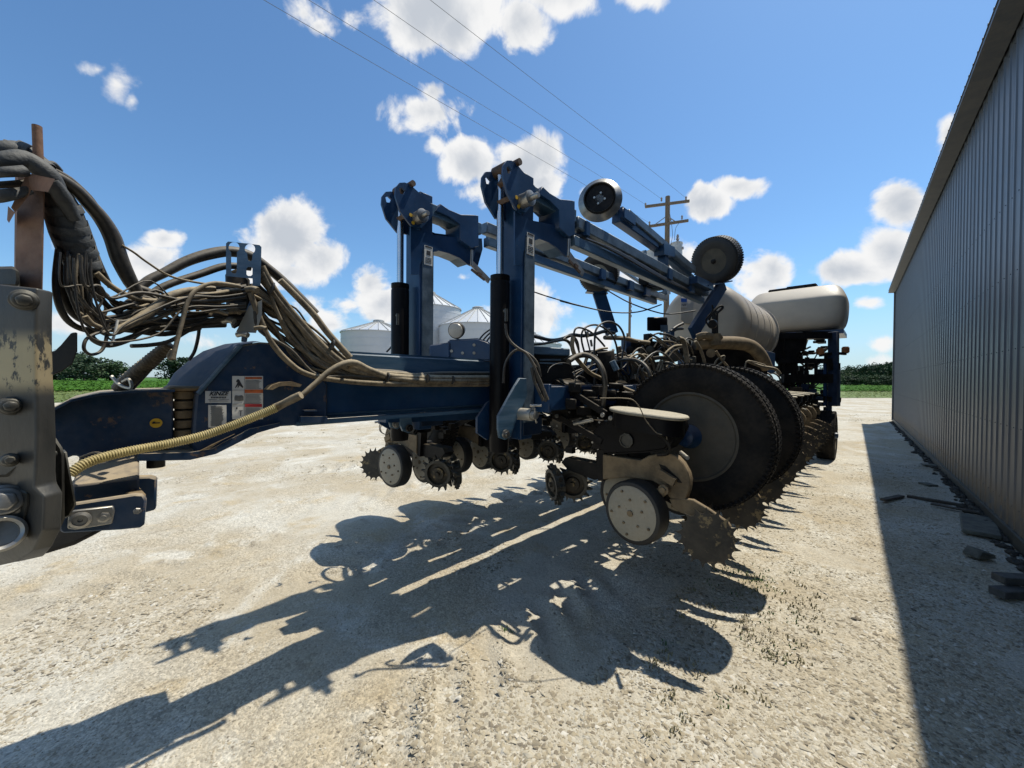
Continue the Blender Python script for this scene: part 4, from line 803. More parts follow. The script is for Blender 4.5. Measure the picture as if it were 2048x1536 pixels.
    b = B(); b.bar(ony(1340, 850, Y-.03), ony(1352, 872, Y-.03), .02, .03); b.tube([ony(1318, 870, Y-.04), ony(1330, 880, Y-.06), ony(1340, 895, Y-.06), ony(1334, 908, Y-.04), ony(1315, 910, Y-.03)], .010, 7); b.build('meter_lever', BLACK, root)
    # parallel linkage
    for (a, c, w) in (((1112, 765), (1212, 828), .045), ((1114, 832), (1204, 884), .045)):
        for dy in (0., .26): b = B(); b.bar(ony(*a, Y+dy-.02), ony(*c, Y+dy-.02), .02, w); b.build('linkage_arm', BLACK, root, bevel=.003)
    b = B(); poly_y(b, [(1104, 760), (1118, 757), (1134, 768), (1136, 838), (1120, 845), (1104, 838)], Y, .26); b.build('linkage_bracket', BLACK, root, bevel=.005)
    for (x, y) in ((1206, 830), (1222, 836), (1116, 779), (1115, 832)): b = B(); b.lathe([(.016, 0), (.016, .012), (.009, .013), (.009, .02)], ony(x, y, Y-.04), (0, -1, 0), 10); b.build('linkage_bolt', SILVER, root)
    b = B(); b.tube([ony(1128, 772, Y+.05), ony(1165, 800, Y+.03), ony(1185, 812, Y+.03)], .017, 8, ridge=.25, ridge_n=14); b.build('down_spring', HOSE_B, root)
    b = B(); b.cyl(ony(1148, 848, Y-.03), ony(1185, 840, Y-.03), .013, 10); b.build('air_cylinder', ZINC, root)
    b = B()
    for k in range(14): p = ony(random.uniform(1135, 1205), random.uniform(775, 900), Y+.08+random.random()*.12); b.box(p, (.03+.05*random.random(), .05, .03+.05*random.random()))
    o = b.build('meter_drive', BLACK, root, bevel=.003); o['kind'] = 'stuff'
    b = B()
    for k in range(8): b.lathe([(.008, 0), (.008, .008)], ony(random.uniform(1110, 1200), random.uniform(775, 890), Y-.01), (0, -1, 0), 6)
    o = b.build('drive_bolts', SILVER, root); o['kind'] = 'stuff'
    # closing wheel tail with two spiked wheels
    b = B(); poly_y(b, [(1122, 925), (1130, 915), (1200, 928), (1204, 958), (1188, 960), (1135, 940)], Y+.04, .10); b.build('closing_arm', BLACK, root, bevel=.004)
    def closing(c, ax):
        ax = V(ax).normalized(); R = .118; b = B(); b.lathe([(R*.80, -.035), (R, -.035), (R, .035), (R*.80, .035), (R*.78, .0)], c, ax, 30, cap=False); b.v += []; ring = b
        x = ax.orthogonal().normalized(); y = ax.cross(x)
        for k in range(15):
            t = 2*math.pi*k/15; rd = x*math.cos(t)+y*math.sin(t); tg = ax.cross(rd)
            ring.plate([c+rd*R*.98-tg*.014-ax*.02, c+rd*R*.98+tg*.014-ax*.02, c+rd*(R+.042)+tg*.012-ax*.01], ax*.03)
            ring.box(c+rd*(R+.002), (.006, .068, .008), Matrix((tg, ax, rd)).transposed())
        w = ring.build('closing_wheel', DARKM, root, smooth=30)
        b = B(); b.lathe([(R*.82, .005), (R*.5, .012), (R*.45, .03), (R*.18, .032), (R*.16, .05)], c, ax, 20); b.lathe([(R*.82, -.005), (R*.3, -.006)], c, ax, 20); b.build('closing_hub', DISC, root)
    closing(ony(1110, 968, Y-.03), (-.50, -.86, -.10)); closing(ony(1146, 966, Y+.17), (.45, -.88, -.10))
    # meter air hose over the unit
    b = B(); b.tube([ony(1130, 720, Y+.1), ony(1150, 712, Y+.05), ony(1178, 712, Y), ony(1200, 730, Y-.03), ony(1210, 765, Y-.02), ony(1207, 800, Y), ony(1205, 822, Y+.02)], .017, 8); b.build('vacuum_hose', HOSE_B, root)
    return root
ru = row_unit(1)
for k in range(1, 11): copy_tree(ru, pl, ru.location+V((0, SP*k, 0)))
rl = row_unit(-1); rl.location.y += -.42; 
for k in range(1, 6): copy_tree(rl, pl, rl.location+V((0, SP*k, 0)))
# --- lift wheels between the rows
def lift_wheel(c, ax=(0, -1, 0), R=.52, w=.19):
    ax = V(ax); c = V(c); b = MB(); rim = R*.585; b.lathe(tyre_prof(R, w, rim), c, ax, 72, cap=False); x = ax.orthogonal().normalized(); y = ax.cross(x)
    lw = b.build('lift_wheel', RUBBER, pl, origin=c); b = MB(); n = 92
    for k in range(n):
        t = 2*math.pi*k/n; rd = x*math.cos(t)+y*math.sin(t); tg = ax.cross(rd)
        for s, o_, ww in ((-.40, 0, .13), (-.22, .5, .15), (-.02, .2, .16), (.18, .7, .15), (.38, .35, .13)):
            t2 = t+o_*2*math.pi/n; r2 = x*math.cos(t2)+y*math.sin(t2); g2 = ax.cross(r2); rr = R*(.974 if abs(s) > .3 else .990)
            b.box(c+r2*(rr+.003)+ax*w*s, (R*2*math.pi/n*.74, w*ww, .016), Matrix((g2, ax, r2)).transposed() @ Matrix.Rotation(.35*(1 if s > 0 else -1), 3, 'Z'))
        if k % 1 == 0: b.box(c+rd*(R*.950)+ax*w*.440, (R*2*math.pi/n*.45, .012, .045), Matrix((tg, ax, rd)).transposed() @ Matrix.Rotation(-.5, 3, 'X'))
    o = b.build('tread_blocks', RUBBER, lw, smooth=0); o['kind'] = 'stuff'
    b = MB(); b.lathe([(rim*1.03, w*.40), (rim*1.04, w*.47), (rim*.99, w*.48), (rim*.95, w*.40), (rim*.89, w*.36), (rim*.875, w*.10), (rim*.86, w*-.04), (rim*.845, w*-.04), (rim*.83, w*.05), (rim*.62, w*.06), (rim*.45, w*.0), (rim*.30, w*.03), (rim*.28, w*.03)], c, ax, 56); b.lathe([(rim*1.0, -w*.45), (rim*.8, -w*.1), (rim*.2, -w*.1)], c, ax, 40); b.build('wheel_rim', RIM, lw)
    b = MB(); b.lathe([(.135, .010), (.135, .016), (.10, .017), (.10, .004)], c, ax, 28); b.build('hub_opening', BLACK, lw)
    b = MB(); b.lathe([(.085, .0), (.085, .09), (.062, .12), (.058, .18), (.03, .19)], c, ax, 20); b.build('wheel_hub', BLUE, lw)
    b = MB()
    for k in range(8): t = k*math.pi/4+.2; b.lathe([(.012, .0), (.012, .028)], c+(x*math.cos(t)+y*math.sin(t))*.115, ax, 6)
    b.build('wheel_nuts', DARKM, lw)
    b = MB(); c2 = c+(x*math.cos(.8)+y*math.sin(.8))*rim*.68; b.lathe([(.011, .003+w*.035), (.011, w*.05)], c2, ax, 8); b.build('rim_hole', BLACK, lw); return lw
w1 = lift_wheel((-.955, 2.93, 1.205)); w2 = copy_tree(w1, pl, w1.location+V((.035, .765, 0)))
for dx, dy in ((-2.73, -.45), (-2.73, .31)): copy_tree(w1, pl, w1.location+V((dx, dy, 0)))
for yy in (3.31,): 
    b = MB(); b.box((-1.25, yy, 1.22), (.55, .14, .12)); b.box((-.93, yy, 1.2), (.14, .56, .12)); b.build('wheel_arm', BLUE, pl, bevel=.01)
rw = onx(1656, 866, -.72); rt = lift_wheel((-.72, 10.3, .50), (1, 0, 0), .50, .30)
rt2 = copy_tree(rt, pl, rt.location+V((-3.0, 0, 0)))
b = MB(); b.box((-2.2, 10.3, .5), (2.8, .12, .12)); b.box((-.72, 10.75, .95), (.10, .12, .9)); b.build('rear_axle', BLUE, pl)

# ------------------------------------------------------------------ tanks at the back
c = V((-2.14, 6.85, 2.60)); b = MB(); R = .655; L = 2.8
prof = [(.02, -.10), (R*.45, -.09), (R*.80, -.05), (R*.95, .02), (R, .13), (R, .90), (R*.97, .92), (R*.97, .95), (R, .97), (R, 1.45), (R*.97, 1.47), (R*.97, 1.50), (R, 1.52), (R, 2.0), (R*.97, 2.02), (R*.97, 2.05), (R, 2.07), (R, L-.3), (R*.985, L-.28), (R*.985, L-.25), (R, L-.2), (R, L-.12), (R*1.05, L-.10), (R*1.05, L-.04), (R*.97, L), (R*.7, L+.1), (.02, L+.16)]
b.lathe(prof, c, (0, 1, 0), 56); tk = b.build('liquid_tank', TANK, pl)
b = MB(); pts = [at(x, y, 6.43) for x, y in ((1361, 596), (1366, 593), (1400, 593), (1405, 600), (1405, 640), (1390, 648), (1370, 648), (1361, 640))]; b.plate(pts, ray(1385, 620)*.14); b.build('tank_boss', TANK, tk, bevel=.01)
b = MB(); b.plate([at(x, y, 6.42) for x, y in ((1362, 596), (1374, 596), (1374, 615), (1362, 615))], ray(1368, 606)*.004); st = b.build('tank_sticker', WHITE, tk)
b = MB(); b.plate([at(x, y, 6.40) for x, y in ((1362, 597), (1374, 597), (1374, 604), (1362, 604))], ray(1368, 606)*.003); b.build('sticker_band', BLUEINK, tk)
cu = bpy.data.curves.new('lettering', 'FONT'); cu.body = 'NSF'; cu.size = .048; cu.offset = .0008; cu.extrude = .001; cu.align_x = 'CENTER'; cu.align_y = 'CENTER'; cu.materials.append(INK); o = bpy.data.objects.new('lettering', cu); COL.objects.link(o)
o.rotation_euler = (math.pi/2, 0, TH); meshed(o, at(1368, 610, 6.40), tk)
b = MB(); b.lathe([(.2, 0), (.2, .04), (.16, .05)], c+V((-.1, 1.5, R-.015)), (0, 0, 1), 20); b.build('tank_lid', BLACK, tk)
for yy in (.45, 2.25): b = MB(); b.lathe([(R*1.02, yy-.025), (R*1.02, yy+.025)], c, (0, 1, 0), 48, cap=False); b.build('tank_strap', TANK, tk)
b = MB(); b.plate([c+V((-.66, .8, -.85)), c+V((.66, .8, -.85)), c+V((.66, .8, -.42)), c+V((.48, .8, -.46)), c+V((0, .8, -.645)), c+V((-.48, .8, -.46)), c+V((-.66, .8, -.42))], (0, 1.7, 0)); b.build('tank_saddle', BLUE, tk, bevel=.01)
# hopper: faceted box with rounded edges
def loft(rings, b):
    n = len(rings[0]); o = len(b.v); b.v += [p for r in rings for p in r]
    b.f += [[o+j*n+k, o+j*n+(k+1) % n, o+(j+1)*n+(k+1) % n, o+(j+1)*n+k] for j in range(len(rings)-1) for k in range(n)]+[[o+k for k in range(n)][::-1], [o+(len(rings)-1)*n+k for k in range(n)]]
YH = 11.0; hz_ = lambda y: ony(1600, y, YH).z
hx = [ony(x, 610, YH).x for x in (1520, 1690)]
xl, xr_ = ony(1490, 610, YH).x, ony(1694, 610, YH).x; cx, hw = (xl+xr_)/2, (xr_-xl)/2
zs = [(hz_(664), .80, .80), (hz_(650), .97, .97), (hz_(620), 1.0, 1.0), (hz_(601), 1.0, 1.0), (hz_(597), .985, .98), (hz_(584), .93, .78), (hz_(572), .84, .55), (hz_(568), .72, .45)]
rings = []
for z, sx, sy in zs:
    r = []
    for k in range(40):
        t = 2*math.pi*(k+.5)/40; ct, st_ = math.cos(t), math.sin(t); e = .30
        r.append(V((cx+hw*sx*math.copysign(abs(ct)**e, ct), YH+.75+.75*sy*math.copysign(abs(st_)**e, st_), z)))
    rings.append(r)
b = MB(); loft(rings, b); hp = b.build('seed_hopper', TANK, pl, smooth=50)
md = hp.modifiers.new('round', 'SUBSURF'); md.levels = 1; md.render_levels = 2
b = MB(); b.box((cx-.08, YH+.72, hz_(567)), (.95, .60, .06)); b.box((cx+.1, YH+.72, hz_(564)), (.6, .45, .06)); b.build('hopper_lid', BLACK, hp, bevel=.02)
b = MB(); b.plate([V((cx+hw*.52, YH-.01, hz_(600))), V((cx+hw*.72, YH-.01, hz_(600))), V((cx+hw*.62, YH+.36, hz_(567))), V((cx+hw*.45, YH+.36, hz_(567)))], (0, .02, .012)); 
b = MB(); b.box((cx, YH+.7, hz_(667)), (hw*2*.95, 1.3, .09)); b.build('hopper_frame', BLUE, hp)
# frame under the hopper and rear service platform
def P8(x, y, z=8.0): return at(x, y, z)
b = MB()
b.bar(P8(1667, 664), P8(1667, 812), .13, .16); rf = b.build('rear_frame', BLUE_M, pl, bevel=.01)
for (a, c_, w, h) in (((1555, 722), (1672, 722), .08, .10), ((1565, 757), (1675, 757), .10, .18), ((1545, 672), (1660, 672), .10, .12), ((1560, 790), (1680, 800), .06, .10), ((1655, 733), (1677, 733), .1, .14)):
    b = MB(); b.bar(P8(*a), P8(*c_), w, h); b.build('frame_rail', BLACK, rf)
for (x, y0, y1) in ((1568, 670, 750), (1585, 720, 790), (1592, 722, 760), (1613, 722, 760), (1632, 722, 760), (1650, 720, 812), (1600, 757, 830), (1625, 757, 830), (1677, 730, 812)):
    b = MB(); b.bar(P8(x, y0), P8(x, y1), .05, .05); b.build('frame_upright', BLACK if x < 1650 else BLUE, rf)
b = MB(); b.plate([P8(x, y) for x, y in ((1545, 672), (1615, 672), (1612, 700), (1595, 706), (1592, 745), (1570, 750), (1545, 715))], ray(1580, 700)*.6); b.build('meter_box', BLACK, rf, bevel=.02)
b = MB(); b.bar(P8(1598, 668, 8.4), P8(1655, 668, 8.4), .2, .1); b.build('meter_tray', BLACK, rf)
for (x, y) in ((1640, 703), (1691, 700)):
    b = MB(); b.box(P8(x, y), (.12, .10, .14), Matrix.Rotation(TH, 3, 'Z')); l_ = b.build('tail_lamp', AMBER, rf, bevel=.02)
    b = MB(); b.bar(P8(x, y+8), P8(1668, 706), .06, .05); b.build('lamp_arm', BLACK, l_)
b = MB()
for k in range(15):
    x0 = random.uniform(1560, 1650); y0 = random.uniform(688, 790); x1 = x0+random.uniform(15, 55); y1 = y0+random.uniform(-18, 18); b.tube([P8(x0, y0, 8+random.random()*.5), P8((x0+x1)/2, max(y0, y1)+random.uniform(0, 18), 8.1), P8(min(x1, 1668), y1, 8+random.random()*.4)], .012+.010*random.random(), 5)
b.build('wiring', BLACK, rf)
for k in range(44):
    x0 = random.uniform(1550, 1662); y0 = random.uniform(768, 838); b = MB(); b.box(P8(x0, y0, 7.6+random.random()), (.08+.12*random.random(), .1, .04+.1*random.random())); b.build('bracket', BLACK if k % 5 else BLUE_M, rf)
for k in range(60):
    x0 = random.uniform(1540, 1660); y0 = random.uniform(672, 800); b = MB(); b.box(P8(x0, y0, 8.2+random.random()*1.2), (.05+.16*random.random(), .15, .04+.16*random.random())); b.build('meter_part', BLACK if k % 5 else BLUE_M, rf)
# brown intake manifold over the tyres
b = MB(); b.tube([at(1390, 688, 4.6), at(1425, 686, 4.6), at(1470, 686, 4.7), at(1500, 692, 4.75), at(1520, 710, 4.75), at(1534, 736, 4.8)], [.07, .075, .08, .08, .075, .065], 12); mf_ = b.build('air_manifold', TAN, pl)
b = MB(); b.tube([at(1395, 675, 4.55), at(1410, 671, 4.5), at(1432, 676, 4.5), at(1440, 672, 4.5)], .045, 8); b.tube([at(1430, 668, 4.5), at(1432, 690, 4.5)], .06, 8); b.build('manifold_joint', TAN, mf_)
b = MB(); b.lathe([(.04, 0), (.05, .02), (.05, .1), (.03, .1)], at(1422, 706, 4.4), ray(1422, 706)*-1, 12); b.build('manifold_cap', TAN, mf_)
b = MB(); b.plate([at(x, y, 4.9) for x, y in ((1380, 690), (1500, 690), (1535, 735), (1535, 760), (1380, 760))], ray(1450, 720)*.5); b.build('fan_housing', BLACK, pl, bevel=.02)
b = MB(); b.plate([at(x, y, 4.3) for x, y in ((1294, 634), (1335, 634), (1335, 662), (1294, 662))], ray(1310, 650)*.2); eb = b.build('electronics_box', BLACK2, pl, bevel=.01)
b = MB(); b.plate([at(x, y, 4.28) for x, y in ((1321, 650), (1336, 650), (1336, 664), (1321, 664))], ray(1310, 650)*.05); b.build('box_bracket', STEEL_B, eb)
b = MB(); b.bar(at(1430, 622, 4.5), at(1430, 668, 4.5), .05, .05); b.lathe([(.05, 0), (.055, .01), (.045, .05)], at(1425, 648, 4.42), ray(1425, 648)*-1, 14); b.tube([at(1418, 640, 4.4), at(1425, 625, 4.4), at(1440, 612, 4.4), at(1445, 616, 4.4), at(1432, 628, 4.4)], .014, 7); b.tube([at(1420, 655, 4.4), at(1412, 640, 4.4), at(1425, 622, 4.4), at(1424, 610, 4.4)], .010, 6); b.build('tank_pump', BLACK, pl)

# ------------------------------------------------------------------ hydraulic blocks, brackets and hoses in the middle
def zmid(px): return 2.85+(px-1100)*.0052
b0 = []
for k in range(46):
    px = random.uniform(1125, 1400); py = random.uniform(704, 765); z = zmid(px)+.35+random.random()*.5; b = MB(); s = .04+.07*random.random()
    b.box(at(px, py, z), (s, .10, s*random.uniform(.4, 1.2)), Matrix.Rotation(random.random()*.3, 3, 'Z')); b.build('valve_block', random.choice([BLACK, BLACK, BLUE, BLACK2, DARKM]), pl, bevel=.005)
for k in range(40):
    px = random.uniform(1130, 1400); py = random.uniform(665, 800); z = zmid(px)+.25; b = MB(); a = at(px, py, z); b.cyl(a, a+V((random.gauss(0, .02), -.02, .05*random.random()+.015)), .009+.006*random.random(), 7); b.build('fitting', random.choice([ZINC, SILVER, BLACK]), pl)
for (x0, y0, x1, y1, w) in ((1130, 770, 1290, 800, .12), (1200, 730, 1330, 745, .10), (1250, 690, 1400, 700, .10), (1140, 755, 1260, 762, .1)): b = MB(); b.bar(at(x0, y0, zmid(x0)+.6), at(x1, y1, zmid(x1)+.6), w, .12); b.build('sub_frame', BLUE if w > .1 else BLACK, pl)
for (x, y0, y1, m) in ((1252, 675, 750, BLUE), (1296, 668, 740, BLACK), (1340, 664, 740, BLUE), (1205, 700, 790, BLACK)): b = MB(); b.bar(at(x, y0, zmid(x)+.45), at(x, y1, zmid(x)+.45), .07, .07); b.build('post', m, pl)
b = MB(); b.plate([at(x, y, 3.2) for x, y in ((1193, 704), (1228, 700), (1238, 760), (1222, 768), (1205, 745))], ray(1210, 730)*.12); b.build('hydraulic_motor', BLACK, pl, bevel=.01)
b = MB(); b.cyl(at(1224, 722, 3.1), at(1233, 740, 3.1), .025, 12); b.build('blue_solenoid', BLUE_L, pl)
b = MB(); b.plate([at(x, y, 3.4) for x, y in ((1140, 768), (1290, 790), (1290, 830), (1210, 840), (1140, 820))], ray(1210, 800)*.3); b.build('drive_housing', BLACK, pl, bevel=.01)
for (x, y, w, h) in ((1150, 776, 26, 22), (1180, 792, 30, 26), (1215, 790, 34, 24), (1252, 796, 30, 28), (1142, 808, 22, 24), (1282, 800, 24, 22), (1168, 822, 30, 20), (1232, 772, 30, 14)): b = MB(); zz = 2.78+(x-1140)*.0035; b.plate([at(x-w/2, y-h/2, zz), at(x+w/2, y-h/2+2, zz), at(x+w/2, y+h/2, zz), at(x-w/2, y+h/2-2, zz)], ray(x, y)*.1); b.build('drive_case', BLACK, pl, bevel=.008)
for (x, y, r) in ((1243, 760, .05), (1160, 745, .06), (1175, 775, .05), (1300, 700, .045), (1270, 735, .05), (1260, 700, .04), (1350, 715, .05), (1320, 735, .04)): b = MB(); p = at(x, y, zmid(x)+.25); b.lathe([(r, 0), (r, .03), (r*.5, .035), (r*.5, .05)], p, ray(x, y)*-1, 14); b.build('sprocket', random.choice([BLACK, DARKM]), pl)

def hose(pts, rpx, zf=None, z=None, m=HOSE_B, n=8, name='hose', off=0., ridge=0., rn=0, jit=0.):
    P = []; R = []
    for i, q in enumerate(pts):
        zz = (q[2] if len(q) > 2 else (z if z else zf(q[0])))+off+(random.gauss(0, jit) if jit else 0); P.append(at(q[0], q[1], zz)); R.append((rpx[i] if isinstance(rpx, (list, tuple)) else rpx)*zz/F)
    b = MB(); b.tube(P, R, n, ridge=ridge, ridge_n=rn, sub=5); return b.build(name, m, pl, smooth=60 if not rn else 180)
def c2(l): return [(1060+x/5.69, 640+y/5.69) for x, y in l]
HZ = lambda px: zmid(px)-.05
for l, r, m, o in (([(570, 395), (540, 300), (500, 180), (520, 100), (580, 90), (680, 130), (780, 220), (850, 300)], 2.0, HOSE_K, 0), ([(625, 385), (590, 250), (590, 150), (640, 80), (740, 55), (840, 90), (930, 170), (980, 280), (1000, 420)], 2.0, HOSE_K, .03),
    ([(730, 400), (735, 250), (745, 130), (800, 50), (900, 20), (1000, 60), (1060, 150), (1075, 250), (1050, 420), (1045, 540)], 2.1, HOSE_K, -.05), ([(440, 470), (500, 430), (560, 405), (640, 400), (740, 440), (820, 560), (850, 680), (840, 850), (820, 1000)], 5.6, HOSE_B, -.25),
    ([(490, 190), (480, 300), (520, 420), (600, 520), (680, 600), (800, 660), (950, 720), (1100, 790), (1240, 850), (1320, 910)], 4.3, HOSE_T, -.15), ([(1320, 905), (1350, 930), (1400, 965), (1440, 1000)], 5, BLACK2, -.17),
    ([(1690, 210), (1740, 230), (1770, 330), (1790, 490)], 4.6, HOSE_T, -.2), ([(1880, 240), (1930, 320), (1970, 420), (1985, 490)], 3.3, HOSE_T, -.2), ([(1010, 440), (1100, 440), (1200, 510), (1270, 620), (1300, 700)], 4, HOSE_B, 0),
    ([(1130, 440), (1190, 400), (1250, 390), (1320, 450), (1360, 560), (1390, 600)], 2.3, HOSE_T, 0), ([(1190, 470), (1250, 410), (1320, 400), (1390, 480), (1420, 580)], 2.3, HOSE_T, .02), ([(1210, 490), (1290, 420), (1350, 410), (1410, 470), (1440, 560)], 2.3, HOSE_B, .04),
    ([(1400, 440), (1500, 430), (1590, 470), (1640, 520)], 4, HOSE_B, 0), ([(1510, 430), (1560, 360), (1640, 300), (1730, 290)], 2.4, HOSE_T, 0), ([(1560, 450), (1620, 360), (1720, 310)], 2.4, HOSE_T, 0), ([(1440, 580), (1470, 500), (1500, 440)], 2.2, HOSE_T, 0), ([(1470, 590), (1500, 500), (1530, 440)], 2.2, HOSE_T, 0), ([(1500, 590), (1530, 500), (1570, 440)], 2.2, HOSE_T, 0),
    ([(1370, 160), (1480, 220), (1560, 300), (1590, 340)], 2., HOSE_B, .1), ([(1430, 190), (1520, 270), (1580, 330)], 2., HOSE_T, .1), ([(1480, 160), (1580, 170), (1690, 230), (1720, 270)], 2., HOSE_K, .1), ([(1510, 240), (1620, 250), (1700, 290)], 2., HOSE_T, .1), ([(1400, 170), (1470, 150), (1560, 175), (1650, 240)], 1.7, HOSE_K, .1),
    ([(-100, 165), (0, 175), (100, 200), (250, 230), (380, 210), (480, 170), (600, 180), (740, 160), (850, 130), (960, 150)], 3.6, HOSE_B, .35), ([(20, 280), (150, 270), (300, 240), (400, 230), (480, 290)], 2.6, HOSE_B, .3), ([(380, 220), (440, 250), (490, 330)], 3.2, HOSE_B, .2), ([(850, 200), (1090, 210), (1200, 240), (1350, 260)], 4.5, HOSE_T, .3), ([(380, 220), (430, 180), (500, 190), (545, 260), (560, 380)], 1.8, HOSE_K, .1),
    ([(200, 600), (230, 540), (300, 500), (400, 490), (480, 530), (520, 640), (510, 760)], .9, HOSE_K, -.3), ([(1010, 300), (1030, 400), (1060, 430)], 4.5, HOSE_T, .1), ([(620, 500), (640, 440), (650, 400)], 3, HOSE_T, .1), ([(670, 570), (700, 500), (720, 430)], 3, HOSE_T, .1), ([(850, 580), (920, 640), (970, 690)], 3, HOSE_T, .1), ([(1260, 580), (1320, 620), (1390, 650)], 4, HOSE_T, .0), ([(720, 360), (800, 330), (880, 320)], 2, HOSE_T, .1),
    ([(620, 100), (660, 260), (690, 380)], 1.6, HOSE_K, .25), ([(1080, 420), (1160, 410), (1230, 470), (1250, 560)], 2.2, HOSE_T, .1), ([(520, 660), (560, 640), (640, 680), (650, 760), (640, 830)], 1.6, HOSE_K, 0), ([(1600, 130), (1660, 80), (1740, 40)], 3, HOSE_K, .5), ([(1740, 100), (1660, 110), (1590, 170)], 2.5, HOSE_K, .5)):
    hose(c2(l), r, HZ, m=m, off=o)
hose(c2([(800, 890), (900, 890), (1050, 890), (1170, 910), (1250, 1000), (1310, 1130), (1380, 1220), (1450, 1290), (1540, 1310), (1560, 1360)]), 1.1, z=2.33, m=HOSE_T, name='sensor_wire')
for l in ([(1120, 602), (1160, 612), (1220, 624), (1275, 624), (1323, 609)], [(1042, 573), (1080, 588), (1140, 606), (1200, 621)], [(1215, 581), (1258, 605), (1308, 623), (1341, 628), (1392, 621)]): hose(l, 1.3, z=4.6, m=HOSE_K, name='marker_hose')
def c6(l): return [(940+x/6.4, 660+y/6.4) for x, y in l]
for l, r, z in (([(455, -80), (470, 60), (530, 160), (620, 235), (720, 300), (800, 420), (860, 560), (920, 700), (960, 850), (970, 920)], 2.6, 2.45), ([(425, 680), (440, 480), (500, 340), (600, 255), (720, 290), (830, 380), (880, 480), (900, 600)], 2.6, 2.47), ([(790, 480), (820, 640), (880, 780), (940, 910)], 3.0, 2.48), ([(830, 540), (880, 640), (930, 760), (985, 900)], 5.0, 2.5), ([(760, 370), (800, 410), (850, 480)], 2, 2.48)):
    hose(c6(l), r, z=z, m=HOSE_B)
for y0 in (0, 6, 12): hose([(955+y0*.8, 684+y0), (968+y0*.6, 668+y0), (985, 656+y0)], 1.7, z=3.3, m=HOSE_K)
hose([(773, 704), (785, 690), (790, 672), (794, 655)], 1.8, z=3.4, m=HOSE_K)
for k in range(2): hose([(772-k*2, 834), (763-k*3, 848), (762-k*2, 862), (772, 869), (780, 865)], .9, z=3.3, m=HOSE_K)
for k in range(3): hose([(1200+k*12, 745+k*4), (1216+k*12, 738), (1235+k*10, 752), (1240+k*11, 775+k*3)], 1.8, HZ, m=HOSE_K, off=.15)
for k in range(6): a = 1290+k*18; hose([(a, 690+random.random()*8), (a+14, 676), (a+34, 690), (a+44, 712)], 1.6, HZ, m=random.choice([HOSE_K, HOSE_T]), off=.3)
hose([(1425, 740), (1434, 720), (1448, 712), (1446, 722), (1430, 736)], 2, z=4.2, m=HOSE_T); hose([(1432, 702), (1440, 715), (1455, 733)], 2.6, z=4.2, m=TAN, name='bracket_rod'); hose([(1495, 722), (1520, 732), (1550, 738), (1560, 748)], 3, z=4.3, m=HOSE_T); hose([(1490, 737), (1496, 722), (1530, 730)], 1.5, z=4.2, m=HOSE_T)
